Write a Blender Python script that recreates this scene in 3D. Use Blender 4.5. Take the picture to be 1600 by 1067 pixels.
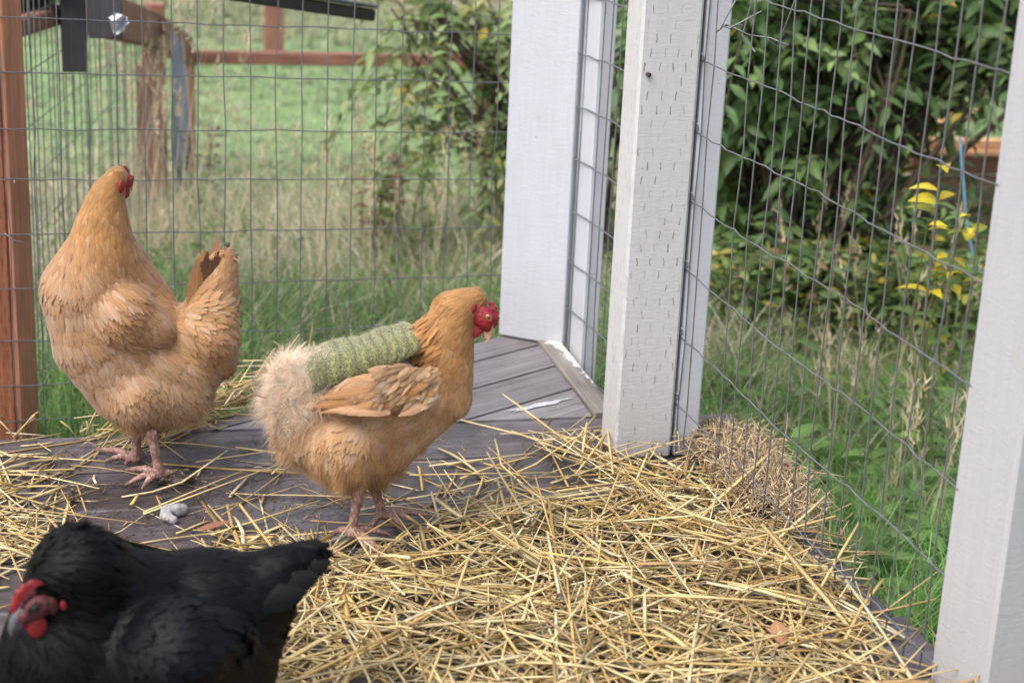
import bpy, bmesh, math, random
import numpy as np
from math import sin, cos, pi, radians
from mathutils import Vector, Matrix
rng = np.random.default_rng(7)
random.seed(7)
S = bpy.context.scene
COL = S.collection
for o in list(bpy.data.objects): bpy.data.objects.remove(o)

# ------------------------------------------------------------------ camera
FPX = 2607.0; H = .925
yaw, pit, rol = radians(13.3), radians(17.3), radians(2.56)
Fv = np.array([sin(yaw)*cos(pit), cos(yaw)*cos(pit), -sin(pit)])
r0 = np.array([cos(yaw), -sin(yaw), 0.]); u0 = np.cross(r0, Fv)
Rv = cos(rol)*r0 + sin(rol)*u0; Uv = -sin(rol)*r0 + cos(rol)*u0
Cv = np.array([0., 0., H])
cam = bpy.data.cameras.new('camera'); camo = bpy.data.objects.new('camera', cam); COL.objects.link(camo)
camo.matrix_world = Matrix(((Rv[0], Uv[0], -Fv[0], 0), (Rv[1], Uv[1], -Fv[1], 0), (Rv[2], Uv[2], -Fv[2], H), (0, 0, 0, 1)))
cam.sensor_width = 36; cam.lens = FPX/1600*36; cam.clip_end = 1000; cam.clip_start = .05
cam.dof.use_dof = True; cam.dof.focus_distance = 2.3; cam.dof.aperture_fstop = 36/22.3*35/36*3.4
S.camera = camo

# ------------------------------------------------------------------ world, sun, exposure
SUN_EL, SUN_AZ = radians(56), radians(-115)     # azimuth clockwise from +Y
w = bpy.data.worlds.new("World"); S.world = w; w.use_nodes = True
nt = w.node_tree; bg = nt.nodes['Background']
sky = nt.nodes.new('ShaderNodeTexSky'); sky.sky_type = 'NISHITA'; sky.sun_disc = False
sky.sun_elevation = SUN_EL; sky.sun_rotation = SUN_AZ; sky.dust_density = 4; sky.air_density = 1.0
hs = nt.nodes.new('ShaderNodeHueSaturation'); hs.inputs['Saturation'].default_value = .6
nt.links.new(sky.outputs[0], hs.inputs['Color']); nt.links.new(hs.outputs[0], bg.inputs[0])
bg.inputs[1].default_value = .15
sl = bpy.data.lights.new('sun', 'SUN'); sl.energy = 1.35; sl.angle = radians(60); sl.color = (1, .96, .9)
so = bpy.data.objects.new('sun', sl); COL.objects.link(so)
sd = Vector((sin(SUN_AZ)*cos(SUN_EL), cos(SUN_AZ)*cos(SUN_EL), sin(SUN_EL)))
so.rotation_euler = sd.to_track_quat('Z', 'Y').to_euler(); so.location = (0, -3, 5)
S.view_settings.view_transform = 'Standard'; S.view_settings.look = 'None'
S.view_settings.exposure = 1.02; S.view_settings.gamma = 1
S.render.engine = 'CYCLES'
S.cycles.max_bounces = 7; S.cycles.transparent_max_bounces = 24; S.cycles.diffuse_bounces = 3
S.cycles.use_denoising = True

# ------------------------------------------------------------------ measuring helpers (picture point -> point on a real plane)
def ray(x, y): return Fv + Rv*(x-800)/FPX - Uv*(y-533.5)/FPX
def onz(x, y, z=0.):
    d = ray(x, y); return Cv + d*((z-H)/d[2])
def onY(x, y, Y):
    d = ray(x, y); return Cv + d*Y/d[1]
def onX(x, y, X):
    d = ray(x, y); return Cv + d*X/d[0]
def onD(x, y, r):            # at horizontal range r
    d = ray(x, y); return Cv + d*r/math.hypot(d[0], d[1])
def nrm(a):
    a = np.asarray(a, float); return a/np.maximum(np.linalg.norm(a, axis=-1, keepdims=True), 1e-9)

# ------------------------------------------------------------------ materials
class M:
    def __init__(s, name, rough=.6, spec=.5):
        s.m = bpy.data.materials.new(name); s.m.use_nodes = True
        s.t = s.m.node_tree; s.b = s.t.nodes['Principled BSDF']; s.o = s.t.nodes['Material Output']
        s.b.inputs['Roughness'].default_value = rough; s.b.inputs['Specular IOR Level'].default_value = spec
    def n(s, typ, **k):
        nd = s.t.nodes.new('ShaderNode'+typ)
        for a, v in k.items(): setattr(nd, a, v)
        return nd
    def l(s, a, b):
        s.t.links.new(a, b)
    def sock(s, v, inp):
        if hasattr(v, 'links') or isinstance(v, bpy.types.NodeSocket): s.l(v, inp)
        else: inp.default_value = v
    def math(s, op, a, b=0., c=None, clamp=False):
        nd = s.n('Math', operation=op); nd.use_clamp = clamp
        s.sock(a, nd.inputs[0]); s.sock(b, nd.inputs[1])
        if c is not None: s.sock(c, nd.inputs[2])
        return nd.outputs[0]
    def coord(s, which='Object', scale=(1, 1, 1), rot=(0, 0, 0)):
        tc = s.n('TexCoord'); mp = s.n('Mapping'); s.l(tc.outputs[which], mp.inputs[0])
        mp.inputs['Scale'].default_value = scale; mp.inputs['Rotation'].default_value = rot
        return mp.outputs[0]
    def noise(s, vec, scale=5, detail=4, rough=.6, dist=0.):
        nd = s.n('TexNoise'); s.l(vec, nd.inputs['Vector']); nd.inputs['Scale'].default_value = scale
        nd.inputs['Detail'].default_value = detail; nd.inputs['Roughness'].default_value = rough
        nd.inputs['Distortion'].default_value = dist
        return nd.outputs['Fac']
    def ramp(s, fac, stops, interp='LINEAR'):
        nd = s.n('ValToRGB'); s.l(fac, nd.inputs[0]); cr = nd.color_ramp; cr.interpolation = interp
        while len(cr.elements) < len(stops): cr.elements.new(.5)
        for e, (p, c) in zip(cr.elements, stops):
            e.position = p; e.color = (*c, 1) if len(c) == 3 else c
        return nd.outputs[0]
    def mix(s, fac, a, b, mode='MIX'):
        nd = s.n('Mix', data_type='RGBA', blend_type=mode)
        s.sock(fac, nd.inputs[0])
        for v, i in ((a, 6), (b, 7)):
            if isinstance(v, tuple): v = (*v, 1) if len(v) == 3 else v
            s.sock(v, nd.inputs[i])
        return nd.outputs[2]
    def attr(s, name='Col'):
        nd = s.n('Attribute'); nd.attribute_name = name; return nd.outputs['Color']
    def uv(s):
        tc = s.n('UVMap'); tc.uv_map = 'UVMap'; sp = s.n('SeparateXYZ'); s.l(tc.outputs[0], sp.inputs[0])
        return sp.outputs[0], sp.outputs[1], tc.outputs[0]
    def bump(s, h, strength=.3, dist=.01):
        nd = s.n('Bump'); s.l(h, nd.inputs['Height']); nd.inputs['Strength'].default_value = strength
        nd.inputs['Distance'].default_value = dist; s.l(nd.outputs[0], s.b.inputs['Normal']); return nd
    def color(s, c): s.sock((*c, 1) if isinstance(c, tuple) and len(c) == 3 else c, s.b.inputs['Base Color'])

def simple(name, c, rough=.6, var=.25, scale=30, spec=.5, bump=0., metal=0.):
    m = M(name, rough, spec); v = m.coord('Object'); f = m.noise(v, scale, 5)
    d = tuple(x*(1-var) for x in c); b = tuple(min(1, x*(1+var)) for x in c)
    m.color(m.ramp(f, [(.3, d), (.7, b)])); m.b.inputs['Metallic'].default_value = metal
    if bump: m.bump(f, bump, .005)
    return m.m

def trans(m, fac=.3):          # thin leaf: let some light through, tinted like the leaf
    tr = m.n('BsdfTranslucent'); mx = m.n('MixShader'); mx.inputs[0].default_value = fac
    src = m.b.inputs['Base Color'].links[0].from_socket; m.l(src, tr.inputs['Color'])
    m.l(m.b.outputs[0], mx.inputs[1]); m.l(tr.outputs[0], mx.inputs[2]); m.l(mx.outputs[0], m.o.inputs[0]); return mx

def mat_leaf(name, rough=.45, tr=.3, veins=True):
    m = M(name, rough, .5); u, v, uvv = m.uv(); c = m.attr()
    e = m.math('ABSOLUTE', m.math('SUBTRACT', u, .5))
    mid = m.math('LESS_THAN', e, .035)
    nz = m.noise(m.coord('Object'), 60, 3)
    c2 = m.mix(nz, m.mix(1., c, (.75, .75, .75), 'MULTIPLY'), m.mix(1., c, (1.25, 1.25, 1.1), 'MULTIPLY'))
    if veins: c2 = m.mix(m.math('MULTIPLY', mid, .5), c2, m.mix(1., c, (1.9, 1.8, 1.6), 'MULTIPLY'))
    m.color(c2); trans(m, tr); return m.m

def mat_feather(name, rough=.62, fray=1., spec=.25, sheen=.25):
    m = M(name, rough, spec); u, v, uvv = m.uv(); c = m.attr()
    e = m.math('MULTIPLY', m.math('ABSOLUTE', m.math('SUBTRACT', u, .5)), 2.)      # 0 shaft .. 1 edge
    barb = m.math('SUBTRACT', v, m.math('MULTIPLY', e, .35))
    cb = m.n('CombineXYZ'); m.l(m.math('MULTIPLY', barb, 26.), cb.inputs[0])
    m.l(m.math('MULTIPLY', u, 1.2), cb.inputs[1])
    oi = m.n('Attribute'); oi.attribute_name = 'Rnd'; m.l(m.math('MULTIPLY', oi.outputs['Fac'], 57.), cb.inputs[2])
    nz = m.noise(cb.outputs[0], 1.3, 3, .7)
    nz2 = m.noise(m.coord('Object'), 45, 3)
    c2 = m.mix(nz, m.mix(1., c, (.62, .58, .54), 'MULTIPLY'), m.mix(1., c, (1.34, 1.34, 1.34), 'MULTIPLY'))
    c2 = m.mix(m.math('MULTIPLY', nz2, .25), c2, m.mix(1., c, (.6, .5, .42), 'MULTIPLY'))
    shaft = m.math('LESS_THAN', e, .07); c2 = m.mix(m.math('MULTIPLY', shaft, .35), c2, m.mix(1., c, (1.5, 1.5, 1.4), 'MULTIPLY'))
    m.color(c2); m.bump(nz, .25, .002)
    m.b.inputs['Sheen Weight'].default_value = sheen; m.b.inputs['Sheen Roughness'].default_value = .5
    # frayed edge: single barbs end at different lengths
    edge = m.math('ADD', m.math('MULTIPLY', e, .75), m.math('MULTIPLY', m.math('POWER', v, 5.), .5))
    lim = m.math('SUBTRACT', 1.12, m.math('MULTIPLY', nz, fray))
    al = m.math('LESS_THAN', edge, lim)
    tp = m.n('BsdfTransparent'); tl = m.n('BsdfTranslucent'); m.l(c2, tl.inputs[0])
    mx0 = m.n('MixShader'); mx0.inputs[0].default_value = .22; m.l(m.b.outputs[0], mx0.inputs[1]); m.l(tl.outputs[0], mx0.inputs[2])
    mx = m.n('MixShader'); m.l(al, mx.inputs[0]); m.l(tp.outputs[0], mx.inputs[1]); m.l(mx0.outputs[0], mx.inputs[2])
    m.l(mx.outputs[0], m.o.inputs[0]); return m.m

def mat_attr(name, rough=.6, var=.3, scale=200, spec=.4, tr=0.):
    m = M(name, rough, spec); c = m.attr(); nz = m.noise(m.coord('Object'), scale, 3)
    m.color(m.mix(nz, m.mix(1., c, (1-var,)*3, 'MULTIPLY'), m.mix(1., c, (1+var,)*3, 'MULTIPLY')))
    if tr: trans(m, tr)
    return m.m

def mat_deck():
    m = M('wet_deck_boards', .4, .6); c = m.attr(); v = m.coord('Object', (2.2, 60, 60))
    g = m.noise(v, 2.2, 6, .65, 1.2); v2 = m.coord('Object'); st = m.noise(v2, 7, 6, .7); fine = m.noise(m.coord('Object', (8, 300, 100)), 1.5, 3)
    base = m.ramp(g, [(.25, (.035, .029, .032)), (.5, (.10, .086, .092)), (.78, (.18, .158, .168))])
    base = m.mix(1., base, c, 'MULTIPLY')
    dirt = m.ramp(st, [(.42, (0, 0, 0)), (.58, (1, 1, 1))]); base = m.mix(m.math('MULTIPLY', dirt, .75), base, (.035, .027, .024))
    m.color(base)
    m.l(m.ramp(m.noise(v2, 11, 4), [(.35, (.22,)*3), (.65, (.55,)*3)]), m.b.inputs['Roughness'])
    h = m.math('ADD', m.math('MULTIPLY', g, .6), m.math('ADD', m.math('MULTIPLY', fine, .5), m.math('MULTIPLY', st, .8))); m.bump(h, .5, .003); return m.m

def mat_greydeck():
    m = M('weathered_grey_boards', .5, .45); c = m.attr(); u, v, uvv = m.uv()
    mp = m.n('Mapping'); m.l(uvv, mp.inputs[0]); mp.inputs['Scale'].default_value = (2, 60, 1)
    g = m.noise(mp.outputs[0], 2, 6, .65, .8); st = m.noise(m.coord('Object'), 9, 6, .7)
    base = m.ramp(g, [(.25, (.06, .053, .052)), (.5, (.155, .142, .148)), (.8, (.24, .225, .235))])
    base = m.mix(1., base, c, 'MULTIPLY')
    base = m.mix(m.ramp(st, [(.5, (0,)*3), (.7, (.7,)*3)]), base, (.08, .065, .06)); m.color(base)
    m.bump(m.math('ADD', g, st), .4, .002); return m.m

def mat_paint(name, slits=False, base=(.72, .73, .75), dirt=.5, brush=(6, 90, 6)):
    m = M(name, .5, .4); o = m.coord('Object'); u, v, uvv = m.uv()
    br = m.noise(m.coord('Object', (90, 90, 5)), 1.5, 5, .6, .3)
    blot = m.noise(o, 14, 6, .65); rag = m.noise(m.coord('Object', (12, 12, 40)), 2.5, 5, .7, 2.)
    lum = tuple(x*.93 for x in base)
    c = m.mix(m.ramp(br, [(.3, (0,)*3), (.7, (1,)*3)]), lum, base)
    c = m.mix(m.ramp(blot, [(.56, (0,)*3), (.82, (dirt,)*3)]), c, (.33, .30, .26))
    sp = m.n('SeparateXYZ'); m.l(o, sp.inputs[0])
    low = m.math('MULTIPLY', m.math('SUBTRACT', .16, sp.outputs[2]), 5., clamp=True)
    c = m.mix(m.math('MULTIPLY', low, m.math('MULTIPLY', rag, .75)), c, (.28, .25, .21))
    vo = m.n('TexVoronoi'); m.l(o, vo.inputs[0]); vo.inputs['Scale'].default_value = 26
    sc = m.math('MULTIPLY', m.math('LESS_THAN', vo.outputs['Distance'], .035), m.math('GREATER_THAN', blot, .5))
    c = m.mix(m.math('MULTIPLY', sc, .8), c, (.18, .14, .11))
    h = m.math('ADD', m.math('MULTIPLY', br, .5), m.math('MULTIPLY', rag, .8))
    if slits:   # rows of knife marks left by pressure treatment; uv is in metres
        row = m.math('FLOOR', m.math('DIVIDE', v, .0205)); par = m.math('MODULO', m.math('ABSOLUTE', row), 3.)
        cell = m.math('ADD', m.math('DIVIDE', m.math('ADD', u, m.math('MULTIPLY', blot, .02)), .0205), m.math('MULTIPLY', par, .333))
        fu = m.math('FRACT', cell); fv = m.math('FRACT', m.math('DIVIDE', v, .0205))
        a = m.math('LESS_THAN', m.math('ABSOLUTE', m.math('SUBTRACT', fu, .5)), .04)
        b = m.math('LESS_THAN', m.math('ABSOLUTE', m.math('SUBTRACT', fv, .5)), .30)
        cv = m.n('CombineXYZ'); m.l(m.math('FLOOR', cell), cv.inputs[0]); m.l(row, cv.inputs[1])
        wn = m.n('TexWhiteNoise', noise_dimensions='2D'); m.l(cv.outputs[0], wn.inputs[0])
        k = m.math('MULTIPLY', m.math('MULTIPLY', a, b), m.math('MULTIPLY', m.math('POWER', wn.outputs[0], 1.3), .75))
        c = m.mix(k, c, (.07, .06, .055)); h = m.math('SUBTRACT', h, m.math('MULTIPLY', k, 2.5))
    m.color(c); m.bump(h, .45, .0025); return m.m

def mat_stain(name, c0=(.42, .12, .05), slits=True):
    m = M(name, .6, .35); u, v, uvv = m.uv(); mp = m.n('Mapping'); m.l(uvv, mp.inputs[0]); mp.inputs['Scale'].default_value = (60, 3, 1)
    g = m.noise(mp.outputs[0], 1.5, 6, .65, 1.5); bl = m.noise(m.coord('Object'), 6, 5)
    c = m.ramp(g, [(.25, tuple(x*.45 for x in c0)), (.55, c0), (.8, tuple(min(1, x*1.45) for x in c0))])
    c = m.mix(m.ramp(bl, [(.45, (0,)*3), (.75, (.6,)*3)]), c, tuple(x*.4 for x in c0))
    h = g
    if slits:
        row = m.math('FLOOR', m.math('DIVIDE', v, .02)); par = m.math('MODULO', m.math('ABSOLUTE', row), 2.)
        cell = m.math('ADD', m.math('DIVIDE', u, .014), m.math('MULTIPLY', par, .5))
        a = m.math('LESS_THAN', m.math('ABSOLUTE', m.math('SUBTRACT', m.math('FRACT', cell), .5)), .07)
        b = m.math('LESS_THAN', m.math('ABSOLUTE', m.math('SUBTRACT', m.math('FRACT', m.math('DIVIDE', v, .02)), .5)), .3)
        k = m.math('MULTIPLY', m.math('MULTIPLY', a, b), m.math('MULTIPLY', bl, 1.1)); c = m.mix(k, c, (.05, .015, .01)); h = m.math('SUBTRACT', g, k)
    m.color(c); m.bump(h, .4, .002); return m.m

def mat_ground():
    m = M('meadow_soil', .9, .2); o = m.coord('Object'); sp = m.n('SeparateXYZ'); m.l(o, sp.inputs[0])
    big = m.noise(o, .9, 6, .65); fine = m.noise(o, 14, 6, .75); mid = m.noise(o, 4, 5, .7)
    near = m.ramp(mid, [(.35, (.09, .13, .045)), (.5, (.26, .23, .13)), (.68, (.42, .37, .25))])
    lawn = m.ramp(m.math('ADD', m.math('MULTIPLY', fine, .5), m.math('MULTIPLY', mid, .5)), [(.3, (.13, .19, .085)), (.5, (.21, .31, .13)), (.72, (.31, .38, .2))])
    hill = m.ramp(m.math('ADD', m.math('MULTIPLY', fine, .6), m.math('MULTIPLY', big, .4)), [(.3, (.14, .15, .085)), (.5, (.27, .26, .16)), (.72, (.40, .37, .26))])
    ya = m.math('ADD', sp.outputs[1], m.math('MULTIPLY', m.math('SUBTRACT', big, .5), 3.))
    k1 = m.math('DIVIDE', m.math('SUBTRACT', ya, 5.2), 1.0, clamp=True); k2 = m.math('DIVIDE', m.math('SUBTRACT', ya, 8.4), 1.6, clamp=True)
    m.color(m.mix(k2, m.mix(k1, near, lawn), hill)); m.bump(fine, .8, .05); return m.m

def mat_trim():
    m = M('worn_trim', .6, .35); o = m.coord('Object'); g = m.noise(m.coord('Object', (60, 4, 60)), 1.5, 5); n = m.noise(o, 38, 6, .75); n2 = m.noise(o, 7, 3)
    sp = m.n('SeparateXYZ'); m.l(o, sp.inputs[0])
    c = m.ramp(g, [(.3, (.10, .085, .075)), (.7, (.24, .21, .19))])
    k = m.math('ADD', m.math('MULTIPLY', m.math('SUBTRACT', sp.outputs[0], .749), 14.), m.math('ADD', m.math('MULTIPLY', m.math('SUBTRACT', sp.outputs[1], 2.78), 1.4), m.math('SUBTRACT', n, .42)))
    c = m.mix(m.ramp(k, [(.1, (0,)*3), (.2, (1,)*3)]), c, (.62, .62, .64)); m.color(c); m.bump(n, .4, .002); return m.m
MT = {}
MT['wire'] = simple('galvanised_wire', (.17, .175, .19), .45, .25, 60, .6, metal=.55)
MT['deck'] = mat_deck(); MT['grey'] = mat_greydeck()
MT['white'] = mat_paint('white_post_paint', True, (.51, .51, .52)); MT['white_board'] = mat_paint('white_board_paint', False, (.50, .515, .57), .3)
MT['stain'] = mat_stain('cedar_stain', (.27, .10, .052)); MT['stain_far'] = mat_stain('cedar_stain_far', (.27, .125, .085), False)
MT['feather'] = mat_feather('buff_feathers'); MT['black_feather'] = mat_feather('black_feathers', .40, .8, .15, .0)
MT['down'] = mat_attr('down', .8, .15, 100, .1, .35)
MT['straw'] = mat_attr('straw', .42, .3, 130, .45, .12)
MT['grass'] = mat_attr('grass_blades', .5, .25, 30, .35, .48)
MT['leaf'] = mat_leaf('leaf', tr=.4); MT['bark'] = simple('bark', (.07, .055, .04), .85, .5, 40, .2, .4)

# ------------------------------------------------------------------ mesh helpers
def meta(o, label=None, cat=None, group=None, kind=None):
    for k, v in (('label', label), ('category', cat), ('group', group), ('kind', kind)):
        if v: o[k] = v
    return o
def empty(name, loc, label, cat, group=None, rz=0):
    o = bpy.data.objects.new(name, None); COL.objects.link(o); o.location = [float(v) for v in loc]; o.rotation_euler[2] = rz
    o.empty_display_size = .1; return meta(o, label, cat, group)
def mk(name, V, Fc, mat, parent=None, uv=None, col=None, rnd=None, smooth=True, loc=None):
    """V (n,3), Fc (m,k) one size of face; uv/col/rnd per vertex. World coordinates in V; parent offset taken off."""
    V = np.asarray(V, float).reshape(-1, 3); Fc = np.asarray(Fc, int)
    off = np.zeros(3)
    if parent is not None:
        p = parent
        while p is not None: off = off + np.array(p.location); p = p.parent
    if loc is not None: off = off + np.asarray(loc, float)
    V = V-off
    me = bpy.data.meshes.new(name); me.vertices.add(len(V)); me.vertices.foreach_set('co', V.astype(np.float32).ravel())
    k = Fc.shape[1]; me.loops.add(Fc.size); me.loops.foreach_set('vertex_index', Fc.ravel().astype(np.int32))
    me.polygons.add(len(Fc)); me.polygons.foreach_set('loop_start', (np.arange(len(Fc))*k).astype(np.int32))
    if smooth: me.polygons.foreach_set('use_smooth', np.ones(len(Fc), bool))
    fl = Fc.ravel()
    if uv is not None:
        l = me.uv_layers.new(name='UVMap'); l.data.foreach_set('uv', np.asarray(uv, np.float32)[fl].ravel())
    if col is not None:
        c = np.ones((len(V), 4), np.float32); c[:, :3] = col
        a = me.color_attributes.new('Col', 'FLOAT_COLOR', 'POINT'); a.data.foreach_set('color', c.ravel())
    if rnd is not None:
        a = me.attributes.new('Rnd', 'FLOAT', 'POINT'); a.data.foreach_set('value', np.asarray(rnd, np.float32))
    me.materials.append(mat if not isinstance(mat, str) else MT[mat]); me.validate(clean_customdata=False); me.update()
    o = bpy.data.objects.new(name, me); COL.objects.link(o)
    if parent is not None: o.parent = parent
    if loc is not None: o.location = [float(v) for v in loc]
    return o

class B:            # collects quads (world coordinates) with uv in metres and colour
    def __init__(s): s.V = []; s.F = []; s.U = []; s.C = []; s.n = 0
    def quad(s, P, uv=((0, 0), (1, 0), (1, 1), (0, 1)), c=(1, 1, 1)):
        s.V += [list(map(float, p)) for p in P]; s.U += list(uv); s.C += [c]*4
        s.F.append([s.n, s.n+1, s.n+2, s.n+3]); s.n += 4
    def box(s, c, ax, ay, az, col=(1, 1, 1), bev=.0):
        """c centre, ax/ay/az half-extent vectors; uv: v runs along the longest axis, in metres. bev cuts every edge."""
        c = np.asarray(c, float); A = [np.asarray(a, float) for a in (ax, ay, az)]; Ln = [np.linalg.norm(a) for a in A]
        D = [a/l for a, l in zip(A, Ln)]; li = int(np.argmax(Ln)); b = min(bev, min(Ln)*.6)
        def pt(i, sg, u, v):   # point on face i with in-face offsets
            j, k = (i+1) % 3, (i+2) % 3
            return c+sg*A[i]+D[j]*u+D[k]*v
        for i in range(3):
            j, k = (i+1) % 3, (i+2) % 3; a, d = Ln[j]-b, Ln[k]-b
            for sg in (-1, 1):
                q = [(-a, -d), (a, -d), (a, d), (-a, d)]
                if sg < 0: q = q[::-1]
                uv = [((x+i*.31, y) if k == li or (li == i) else (y+i*.31, x)) for x, y in q]
                s.quad([pt(i, sg, *t) for t in q], uv, col)
        if b > 0:
            for k in range(3):          # edges along axis k
                i, j = (k+1) % 3, (k+2) % 3
                for si in (-1, 1):
                    for sj in (-1, 1):
                        e = D[k]*(Ln[k]-b)
                        p1 = c+si*A[i]+sj*D[j]*(Ln[j]-b); p2 = c+si*D[i]*(Ln[i]-b)+sj*A[j]
                        P = [p1-e, p1+e, p2+e, p2-e]
                        if si*sj > 0: P = [p1-e, p2-e, p2+e, p1+e]
                        s.quad(P, ((0, 0), (0, 1), (.01, 1), (.01, 0)), col)
            for si in (-1, 1):
                for sj in (-1, 1):
                    for sk in (-1, 1):
                        q = [c+si*A[0]+sj*D[1]*(Ln[1]-b)+sk*D[2]*(Ln[2]-b), c+si*D[0]*(Ln[0]-b)+sj*A[1]+sk*D[2]*(Ln[2]-b), c+si*D[0]*(Ln[0]-b)+sj*D[1]*(Ln[1]-b)+sk*A[2]]
                        if si*sj*sk < 0: q = q[::-1]
                        q.append((q[0]+q[2])/2); s.quad([q[0], q[1], q[2], q[3]], c=col)
    def tube(s, P, R, k=6, col=(1, 1, 1), close=True):
        P = np.asarray(P, float); n = len(P); R = np.broadcast_to(np.asarray(R, float), (n,))
        T = np.gradient(P, axis=0); T = nrm(T); up = np.array([0, 0, 1.]) if abs(T[0][2]) < .9 else np.array([1., 0, 0])
        a = nrm(np.cross(T, up)); b = np.cross(T, a); th = np.arange(k)*2*pi/k
        L = np.concatenate([[0], np.cumsum(np.linalg.norm(np.diff(P, axis=0), axis=1))])
        base = s.n
        for i in range(n):
            for j in range(k):
                s.V.append(list(P[i]+R[i]*(cos(th[j])*a[i]+sin(th[j])*b[i]))); s.U.append((j/k*R[i]*6, L[i])); s.C.append(col)
        s.n += n*k
        for i in range(n-1):
            for j in range(k):
                j2 = (j+1) % k; s.F.append([base+i*k+j, base+i*k+j2, base+(i+1)*k+j2, base+(i+1)*k+j])
    def build(s, name, mat, parent=None, smooth=False, loc=None):
        return mk(name, s.V, s.F, mat, parent, s.U, s.C, smooth=smooth, loc=loc)

def board_z(b, x0, y0, x1, y1, z0, z1, th, bev=.003, col=(1, 1, 1), side=1):
    """upright board whose visible face runs from (x0,y0) to (x1,y1); thickness goes to the left of that run times side"""
    p = np.array([x0, y0]); q = np.array([x1, y1]); d = nrm(q-p); n = np.array([-d[1], d[0]])*side
    c = (p+q)/2+n*th/2
    b.box((c[0], c[1], (z0+z1)/2), (*(q-p)/2, 0), (*(n*th/2), 0), (0, 0, (z1-z0)/2), col, bev)

def cards(name, P, T, N, L, W, col, tip=None, mat='feather', parent=None, nv=5, lift=.25, droop=.3, cup=.25, prof='feather', curl=0., rnd=None, build=True):
    """Many small curved blades: P roots, T directions, N normals, L/W sizes. Shapes: feather or leaf."""
    n = len(P); L = np.broadcast_to(L, n)[:, None, None, None]; W = np.broadcast_to(W, n)[:, None, None, None]
    T = nrm(T); N = nrm(N-T*(N*T).sum(1, keepdims=True)); Bn = np.cross(T, N)
    v = np.linspace(0, 1, nv); u = np.array([-1., 0, 1])
    if prof == 'feather': wv = np.interp(v, [0, .15, .5, .8, 1], [.35, .75, 1., .9, .45])
    elif prof == 'hackle': wv = np.interp(v, [0, .2, .5, .8, 1], [.5, .9, 1., .7, .12])
    else: wv = np.interp(v, [0, .12, .4, .7, 1], [.05, .55, 1., .72, .03])
    vv = v[None, :, None, None]; uu = u[None, None, :, None]; ww = wv[None, :, None, None]
    lift = np.broadcast_to(lift, n)[:, None, None, None]; droop = np.broadcast_to(droop, n)[:, None, None, None]
    curl = np.broadcast_to(curl, n)[:, None, None, None]
    Pn, Tn, Nn, Bb = [a[:, None, None, :] for a in (P, T, N, Bn)]
    X = Pn + Tn*L*vv + Nn*L*(lift*vv-droop*vv**2) + Bb*W*.5*ww*uu - Nn*cup*W*.5*ww*np.abs(uu)**1.5 + Bb*L*curl*vv**2
    V = X.reshape(-1, 3); k = nv*3
    q = np.array([[i*3+j, i*3+j+1, (i+1)*3+j+1, (i+1)*3+j] for i in range(nv-1) for j in range(2)])
    Fc = (q[None]+(np.arange(n)*k)[:, None, None]).reshape(-1, 4)
    UV = np.zeros((n, nv, 3, 2)); UV[..., 0] = (u/2+.5)[None, None, :]; UV[..., 1] = v[None, :, None]
    col = np.broadcast_to(col, (n, 3)); tip = col if tip is None else np.broadcast_to(tip, (n, 3))
    kk = np.clip((v-.45)/.5, 0, 1)[None, :, None, None]
    CC = col[:, None, None, :]*(1-kk)+tip[:, None, None, :]*kk; CC = np.broadcast_to(CC, (n, nv, 3, 3)).reshape(-1, 3)
    R = np.repeat(rng.random(n) if rnd is None else rnd, k)
    if not build: return V, Fc, UV.reshape(-1, 2), CC, R
    return mk(name, V, Fc, mat, parent, UV.reshape(-1, 2), CC, R)

def ribbons(P, T, L, W, bend, col, nseg=3, side=None):
    """thin tapering blades: root P, direction T, bend = sideways vector added as v^2*L"""
    n = len(P); T = nrm(T); L = np.broadcast_to(L, n); W = np.broadcast_to(W, n)
    if side is None:
        side = nrm(np.cross(T, rng.normal(size=(n, 3))))
    v = np.linspace(0, 1, nseg+1)[None, :, None]
    C = P[:, None, :]+T[:, None, :]*L[:, None, None]*v+bend[:, None, :]*(L[:, None, None]*v**2)
    wv = (1-.92*v)*W[:, None, None]*.5
    X = np.stack([C-side[:, None, :]*wv, C+side[:, None, :]*wv], 2)   # n, seg+1, 2, 3
    k = (nseg+1)*2; q = np.array([[2*i, 2*i+1, 2*i+3, 2*i+2] for i in range(nseg)])
    Fc = (q[None]+(np.arange(n)*k)[:, None, None]).reshape(-1, 4)
    CC = np.repeat(np.broadcast_to(col, (n, 3)), k, axis=0)
    return X.reshape(-1, 3), Fc, CC
def joinarr(parts):
    V = []; Fc = []; C = []; o = 0
    for v, f, c in parts: V.append(v); Fc.append(f+o); C.append(c); o += len(v)
    return np.concatenate(V), np.concatenate(Fc), np.concatenate(C)

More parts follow.
